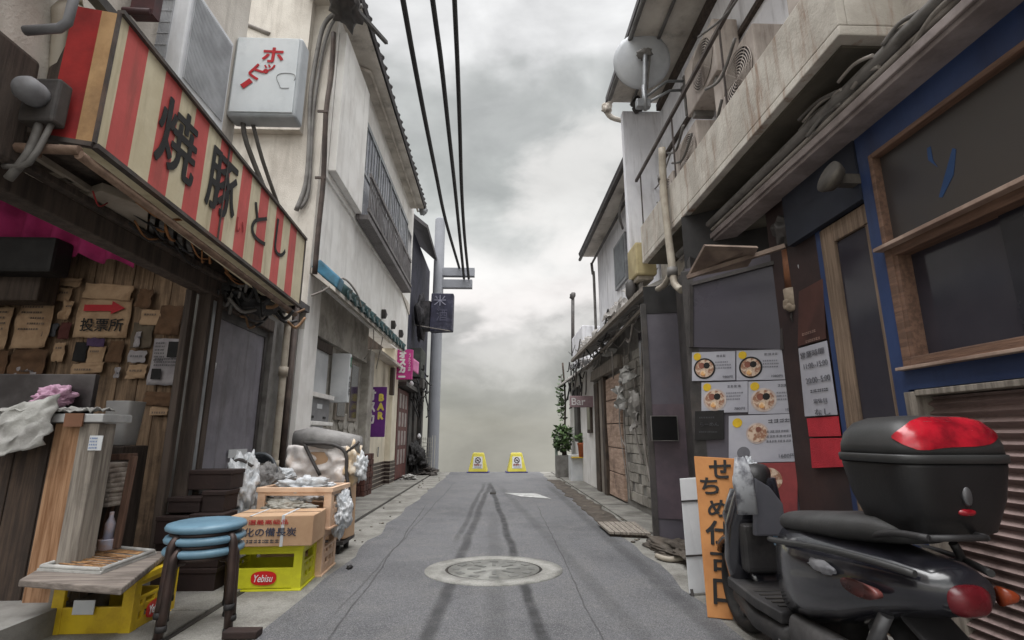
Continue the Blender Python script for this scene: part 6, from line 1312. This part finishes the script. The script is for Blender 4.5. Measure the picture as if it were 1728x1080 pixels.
bag('rumpled white sack heaped beside the orange board top', PY(1262, 800, 3.2), (.05, .05, .10), 71, M_bag)
m = MB(); m.tube([PZ(1108, 938, .03), PZ(1130, 944, .03), PZ(1165, 940, .04)], .022, 8, sub=3); tag(m.build('fallen_pipe', M_pipe), 'short pale pipe lying on the ground below the dark panel', 'pipe')
bag('brown dirt and debris piled under the dark side panel', (1.72, 4.85, .03), (.20, .5, .07), 75, MATS['silt'], 'debris', .8, cat='debris')
m = MB(); rr = random.Random(31)
for k in range(60):
    s_ = rr.choice((-1, 1)); x = -1.5 if s_ < 0 else 1.55; p = Vector((x+rr.uniform(-.2, .2), rr.uniform(3.4, 14), .012)); r_ = rr.uniform(.008, .026); m.blob(p, (r_, r_*rr.uniform(.7, 1.6), r_*.45), k, .6, 2, 1)
tag(m.build('litter', pm('litter_mix', S(132, 126, 116), S(70, 64, 58), 9, .9), None), kind='stuff')
m = MB(); p = PZ(590, 957, .02); m.blob(p, (.022, .03, .016), 3, .7, 2, 2); tag(m.build('dropped_glove', M_black), 'small black scrap lying on the road near the peach crates', 'scrap')
# ------------------------------------------------------------ scooter seen from behind on the right
sc = thing('scooter', 'black motor scooter with top box parked by the menu cards', 'scooter', (1.41, 2.0, 0), R(0))
K_body = pm('scooter_black', S(34, 34, 40), S(28, 28, 34), 3, .2, .03, 30, spec=.6, coat=.9, dirt=S(84, 82, 84), damt=.3, dscale=5)
K_plas = pm('scooter_plastic', S(52, 51, 52), S(40, 39, 40), 4, .5, .15, 60, dirt=S(92, 88, 84), damt=.3)
K_seat = pm('seat_vinyl', S(66, 66, 66), S(52, 52, 52), 5, .5, .2, 90, dirt=S(96, 94, 92), damt=.3)
K_rub = pm('tyre_rubber', S(36, 35, 35), S(26, 25, 25), 6, .8, .3, 50, dirt=S(84, 78, 72), damt=.45)
K_rim = pm('rim_grey', S(120, 120, 122), S(92, 92, 94), 5, .4, .1, metal=.6)
K_box = pm('topbox_black', S(33, 32, 33), S(25, 24, 25), 2.5, .42, .08, 90)
K_lid = pm('topbox_lid', S(58, 58, 58), S(48, 48, 48), 2.5, .38, .05, 90)
K_lens = pm('lens_red', S(178, 26, 42), S(112, 14, 26), 9, .22, 0, spec=.6, coat=.3)
K_tail = pm('lens_tail', S(100, 22, 30), S(70, 14, 20), 5, .3, 0, spec=.5)
K_or = pm('lens_orange', S(150, 66, 38), S(120, 52, 30), 5, .2)
K_sil = pm('decal_silver', S(146, 146, 150), S(110, 110, 114), 9, .4)
ex, ey, ez = Vector((1, 0, 0)), Vector((0, 1, 0)), Vector((0, 0, 1))
def B(m, name, mat, par=sc, **k): return m.build(name, mat, par, local=True, **k)
def wheel(y):
    prof = [(.165, -.035), (.18, -.048), (.205, -.046), (.222, -.026), (.226, 0), (.222, .026), (.205, .046), (.18, .048), (.165, .035), (.165, -.035)]
    M = Matrix.Rotation(R(90), 3, 'Y'); n = 40; vs = []
    for r_, z_ in prof[:-1]: vs += [Vector((0, y, .226)) + M @ Vector((r_*math.cos(2*math.pi*k/n), r_*math.sin(2*math.pi*k/n), z_)) for k in range(n)]
    q = len(prof)-1; fs = [(i*n+k, i*n+(k+1) % n, ((i+1) % q)*n+(k+1) % n, ((i+1) % q)*n+k) for i in range(q) for k in range(n)]
    w = thing_part('wheel', y)
    B(MB().add(vs, fs, 0, True), 'tyre', K_rub, w)
    m = MB(); m.lathe([(.05, -.045), (.05, .045)], (0, y, .226), 16, M=M)
    for k in range(5): a = k*2*math.pi/5; m.bar((0, y+.04*math.cos(a), .226+.04*math.sin(a)), (0, y+.166*math.cos(a), .226+.166*math.sin(a)), .045, .03, up=(1, 0, 0))
    B(m, 'rim', K_rim, w)
def thing_part(name, y):
    m = MB(); m.lathe([(.012, -.07), (.012, .07)], (0, y, .226), 12, M=Matrix.Rotation(R(90), 3, 'Y')); return B(m, name, K_rim)
wheel(0.0); wheel(1.08)
# front fender over the front wheel
secs = []
for k in range(9):
    a = R(35+k*17); secs.append(((0, 1.08+.255*math.cos(a), .226+.255*math.sin(a)), ex, Vector((0, math.cos(a), math.sin(a))), .075 if 0 < k < 8 else .06, .022, 2.6))
B(MB().loft(secs, 18), 'front_fender', K_body)
m = MB(); m.tube([(-.075, 1.08, .226), (-.07, 1.0, .50)], .022, 10); m.tube([(.075, 1.08, .226), (.07, 1.0, .50)], .022, 10); B(m, 'fork', K_plas)
# leg shield, nose, inner box
B(MB().loft([((0, .90, .27), ex, ey, .15, .05, 4), ((0, .93, .40), ex, ey, .16, .055, 4), ((0, .90, .58), ex, ey, .155, .07, 3.5), ((0, .86, .72), ex, ey, .12, .07, 3), ((0, .82, .83), ex, ey, .09, .06, 2.6)], 28), 'leg_shield', K_body)
B(MB().loft([((0, 1.00, .48), ex, ey, .10, .09, 2.5), ((0, .98, .62), ex, ey, .13, .10, 2.5), ((0, .93, .76), ex, ey, .10, .08, 2.5)], 24), 'nose_cowl', K_body)
B(MB().box(-.12, .10, .78, .86, .36, .60), 'glove_box', K_plas, bevel=.03, seg=3)
m = MB(); m.box(.03, .115, .772, .779, .50, .555); B(m, 'sticker', pm('sticker_blue', S(90, 150, 196), S(170, 186, 196), 12, .4))
# handlebar turned to full lock
hb = Vector((0, .84, .83)); hd = Vector((math.cos(R(52)), math.sin(R(52)), 0)); hf = Vector((-hd.y, hd.x, 0))
B(MB().loft([(hb-hd*.12, hf, ez, .035, .035, 2.4), (hb-hd*.06+ez*.01, hf, ez, .065, .06, 2.6), (hb+hd*.06+ez*.01, hf, ez, .065, .06, 2.6), (hb+hd*.12, hf, ez, .035, .035, 2.4)], 22), 'handlebar_cowl', K_plas)
hbar = B(MB().tube([hb-hd*.18, hb+hd*.18], .012, 10), 'handlebar', K_rim)
for s in (-1, 1): B(MB().tube([hb+hd*(s*.11), hb+hd*(s*.18)], .017, 12), 'grip', K_rub, hbar)
B(MB().loft([(hb+hf*.07-ez*.03, hd, ez, .06, .05, 2.2), (hb+hf*.11-ez*.03, hd, ez, .05, .042, 2.2)], 20), 'headlight', pm('lens_clear', S(190, 194, 198), None, 4, .1))
m = MB(); m.loft([(PY(1249, 772, 2.66), ex, ey, .028, .012, 3), (PY(1254, 805, 2.66), ex, ey, .05, .018, 3), (PY(1262, 868, 2.66), ex, ey, .05, .018, 3)], 20); m.build('hand_guard', pm('guard_grey', S(176, 178, 182), S(96, 96, 102), 7, .35, .1, lo=.42, hi=.56), sc)
m = MB(); m.prism([PY(1274, 806, 2.72), PY(1300, 822, 2.72), PY(1322, 850, 2.72), PY(1328, 905, 2.72), PY(1274, 905, 2.72)], (0, .03, 0)); m.build('inner_shield', pm('shield_grey', S(92, 92, 98), S(80, 80, 86), 3, .45, .05), sc, bevel=.01)
# floorboard
B(MB().prism([(-.17, .40, .255), (.17, .40, .255), (.18, .62, .255), (.17, .92, .27), (-.17, .92, .27), (-.18, .62, .255)], (0, 0, .05)), 'floorboard', K_plas, bevel=.012, seg=3)
m = MB()
for k in range(7): m.box(-.14, .14, .46+k*.055, .475+k*.055, .3055, .311)
B(m, 'foot_mat', K_rub)
B(MB().loft([((-.0, .40, .20), ex, ez, .17, .06, 3), ((0, .66, .19), ex, ez, .18, .055, 3), ((0, .93, .23), ex, ez, .14, .05, 3)], 22), 'belly_cowl', K_plas)
# rear body
rear = [((0, .47, .46), ex, ez, .12, .17, 3), ((0, .40, .475), ex, ez, .165, .20, 3), ((0, .22, .50), ex, ez, .195, .185, 2.8), ((0, .02, .53), ex, ez, .19, .155, 2.6), ((0, -.16, .565), ex, ez, .165, .115, 2.4), ((0, -.30, .585), ex, ez, .125, .085, 2.3), ((0, -.38, .59), ex, ez, .085, .06, 2.2)]
bd = B(MB().loft(rear, 30), 'rear_body', K_body)
for s in (-1, 1):
    m = MB(); m.tube([(s*.183, .40, .60), (s*.205, .22, .62), (s*.20, .02, .64), (s*.165, -.18, .645), (s*.12, -.34, .635)], .012, 8, sub=4); B(m, 'side_trim', K_lid, bd)
    m = MB(); m.blob((s*.192, .02, .575), (.012, .07, .022), 4, .4, 2, 3); B(m, 'side_decal', K_sil, bd)
    m = MB(); m.loft([((s*.155, -.10, .545), Vector((0, 1, 0)), ez, .01, .01, 2), ((s*.19, -.16, .548), Vector((0, 1, .0)), ez, .085, .026, 2.2), ((s*.165, -.22, .55), Vector((0, 1, 0)), ez, .03, .015, 2)], 16); B(m, 'turn_signal', pm('signal_smoke', S(110, 62, 58), S(84, 50, 48), 5, .3) if s < 0 else K_or)
m = MB(); m.loft([((.17, -.30, .56), ey, ez, .02, .03, 2), ((.205, -.31, .56), ey, ez, .016, .018, 2), ((.225, -.31, .56), ey, ez, .004, .006, 2)], 14); B(m, 'rear_signal', K_or)
seat = [((0, .46, .655), ex, ez, .08, .02, 2.4), ((0, .40, .675), ex, ez, .13, .045, 2.6), ((0, .20, .695), ex, ez, .15, .05, 2.6), ((0, .02, .715), ex, ez, .15, .055, 2.6), ((0, -.16, .735), ex, ez, .125, .05, 2.5), ((0, -.26, .735), ex, ez, .08, .03, 2.3)]
B(MB().loft(seat, 26), 'seat', K_seat)
B(MB().loft([((0, -.345, .575), ex, ez, .07, .045, 2.4), ((0, -.385, .57), ex, ez, .066, .045, 2.6), ((0, -.405, .565), ex, ez, .04, .028, 2.4)], 24), 'tail_light', K_tail)
B(MB().prism([(-.08, -.20, .46), (.08, -.20, .46), (.07, -.46, .30), (-.07, -.46, .30)], (0, .02, .03)), 'rear_fender', K_plas, bevel=.01)
pm_ = MB(); pm_.prism([(-.10, -.475, .36), (.10, -.475, .36), (.10, -.452, .475), (-.10, -.452, .475)], (0, .006, 0)); pl_ = B(pm_, 'number_plate', pm('plate_white', S(204, 208, 200), S(180, 186, 178), 4, .5, dirt=S(120, 120, 116), damt=.4), bevel=.004)
M3 = mchain(sc); R3 = M3.to_3x3(); upv = Vector((0, .023, .115)).normalized()
textlines(M3 @ Vector((-.08, -.462, .435)), R3 @ ex, R3 @ upv, .16, 1, .03, pm('plate_green', S(50, 96, 76), None), pl_, .026, seed=4); textlines(M3 @ Vector((-.085, -.474, .375)), R3 @ ex, R3 @ upv, .17, 1, .03, MATS['plate_green'], pl_, .045, seed=8)
# engine, exhaust, stand
B(MB().loft([((-.12, .36, .24), ex, ez, .04, .07, 3), ((-.13, .12, .235), ex, ez, .05, .085, 3), ((-.13, -.06, .226), ex, ez, .05, .10, 2.6), ((-.12, -.13, .226), ex, ez, .03, .06, 2.4)], 22), 'engine_cover', pm('engine_grey', S(104, 102, 102), S(76, 74, 74), 5, .5, .2, 50, metal=.3, dirt=S(60, 56, 54), damt=.4))
B(MB().loft([((.14, .34, .20), ex, ez, .02, .02, 2), ((.15, .16, .22), ex, ez, .045, .05, 2.2), ((.15, -.28, .27), ex, ez, .05, .055, 2.2), ((.15, -.33, .275), ex, ez, .03, .03, 2)], 20), 'exhaust', K_plas)
B(MB().tube([(-.11, .0, .226), (-.10, -.16, .47)], .022, 12), 'shock_absorber', K_rim)
m = MB(); m.tube([(-.10, .38, .20), (-.12, .28, .012), (.12, .28, .012), (.10, .38, .20)], .011, 8); m.tube([(-.15, .45, .22), (-.22, .36, .012)], .010, 8); B(m, 'stand', K_rim)
m = MB(); 
for s in (-1, 1): m.tube([(s*.10, -.10, .70), (s*.11, -.26, .74), (s*.09, -.38, .745)], .011, 8, sub=3)
m.tube([(-.1, -.14, .745), (.1, -.14, .745)], .010, 8); m.tube([(-.09, -.38, .745), (.09, -.38, .745)], .010, 8); m.tube([(.12, -.22, .70), (.15, -.20, .64), (.13, -.1, .60)], .014, 8, sub=3); B(m, 'rear_rack', K_plas)
# top box
bx = Vector((.065, -.20, 0)); X2, Y2 = ex, ey
def SE(z, hw, hd, p=4.5, dy=0): return (bx+Vector((0, dy, z)), X2, Y2, hw*.94, hd*.94, p)
tb = B(MB().loft([SE(.735, .13, .12), SE(.75, .155, .145), SE(.85, .19, .175), SE(.95, .208, .19), SE(.962, .208, .19)], 44), 'top_box', K_box)
B(MB().loft([SE(.963, .214, .196), SE(.985, .216, .198), SE(.99, .212, .194)], 44), 'top_box_rim', K_lid, tb)
lid = [(.991, .208, .190), (1.02, .206, .188), (1.06, .192, .176), (1.095, .160, .150), (1.112, .115, .112), (1.117, .05, .05)]
B(MB().loft([SE(*v) for v in lid], 44), 'lid', K_lid, tb)
def patch(a0, a1, v0, v1, sc_=1.012, n=22, m_=6, p=4.5):
    def at(t):
        f_ = t*(len(lid)-1); i = min(int(f_), len(lid)-2); q = f_-i; return [lid[i][k]*(1-q)+lid[i+1][k]*q for k in range(3)]
    vs = []
    for j in range(m_+1):
        for i in range(n+1):
            u = i/n; a = R(a0+(a1-a0)*u); bot = v0(u); top = v1(u); z, hw, hd = at(bot+(top-bot)*j/m_); ca, sa = math.cos(a), math.sin(a)
            vs.append(bx+Vector((hw*.94*sc_*math.copysign(abs(ca)**(2/p), ca), hd*.94*sc_*math.copysign(abs(sa)**(2/p), sa), z+.002)))
    fs = [(j*(n+1)+i, j*(n+1)+i+1, (j+1)*(n+1)+i+1, (j+1)*(n+1)+i) for j in range(m_) for i in range(n)]
    return MB().add(vs, fs, 0, True)
B(patch(208, 318, lambda u: .30-.22*min(1, u*3)+.30*max(0, u-.45)/.55, lambda u: .34+.42*min(1, u*2.2)-.10*max(0, u-.6), n=34), 'reflector', K_lens, tb); B(patch(318.5, 352, lambda u: .38+.06*u, lambda u: .72-.2*u), 'reflector', K_tail, tb)
m = MB(); m.loft([((.065, -.372, .865), ex, ez, .012, .026, 2), ((.065, -.366, .865), ex, ez, .018, .032, 2)], 18); B(m, 'lock', K_rim, tb)
m = MB(); m.loft([((.065, -.36, .815), ex, ez, .026, .010, 2.4), ((.065, -.34, .815), ex, ez, .028, .012, 2.4)], 18); B(m, 'badge', K_lens, tb)
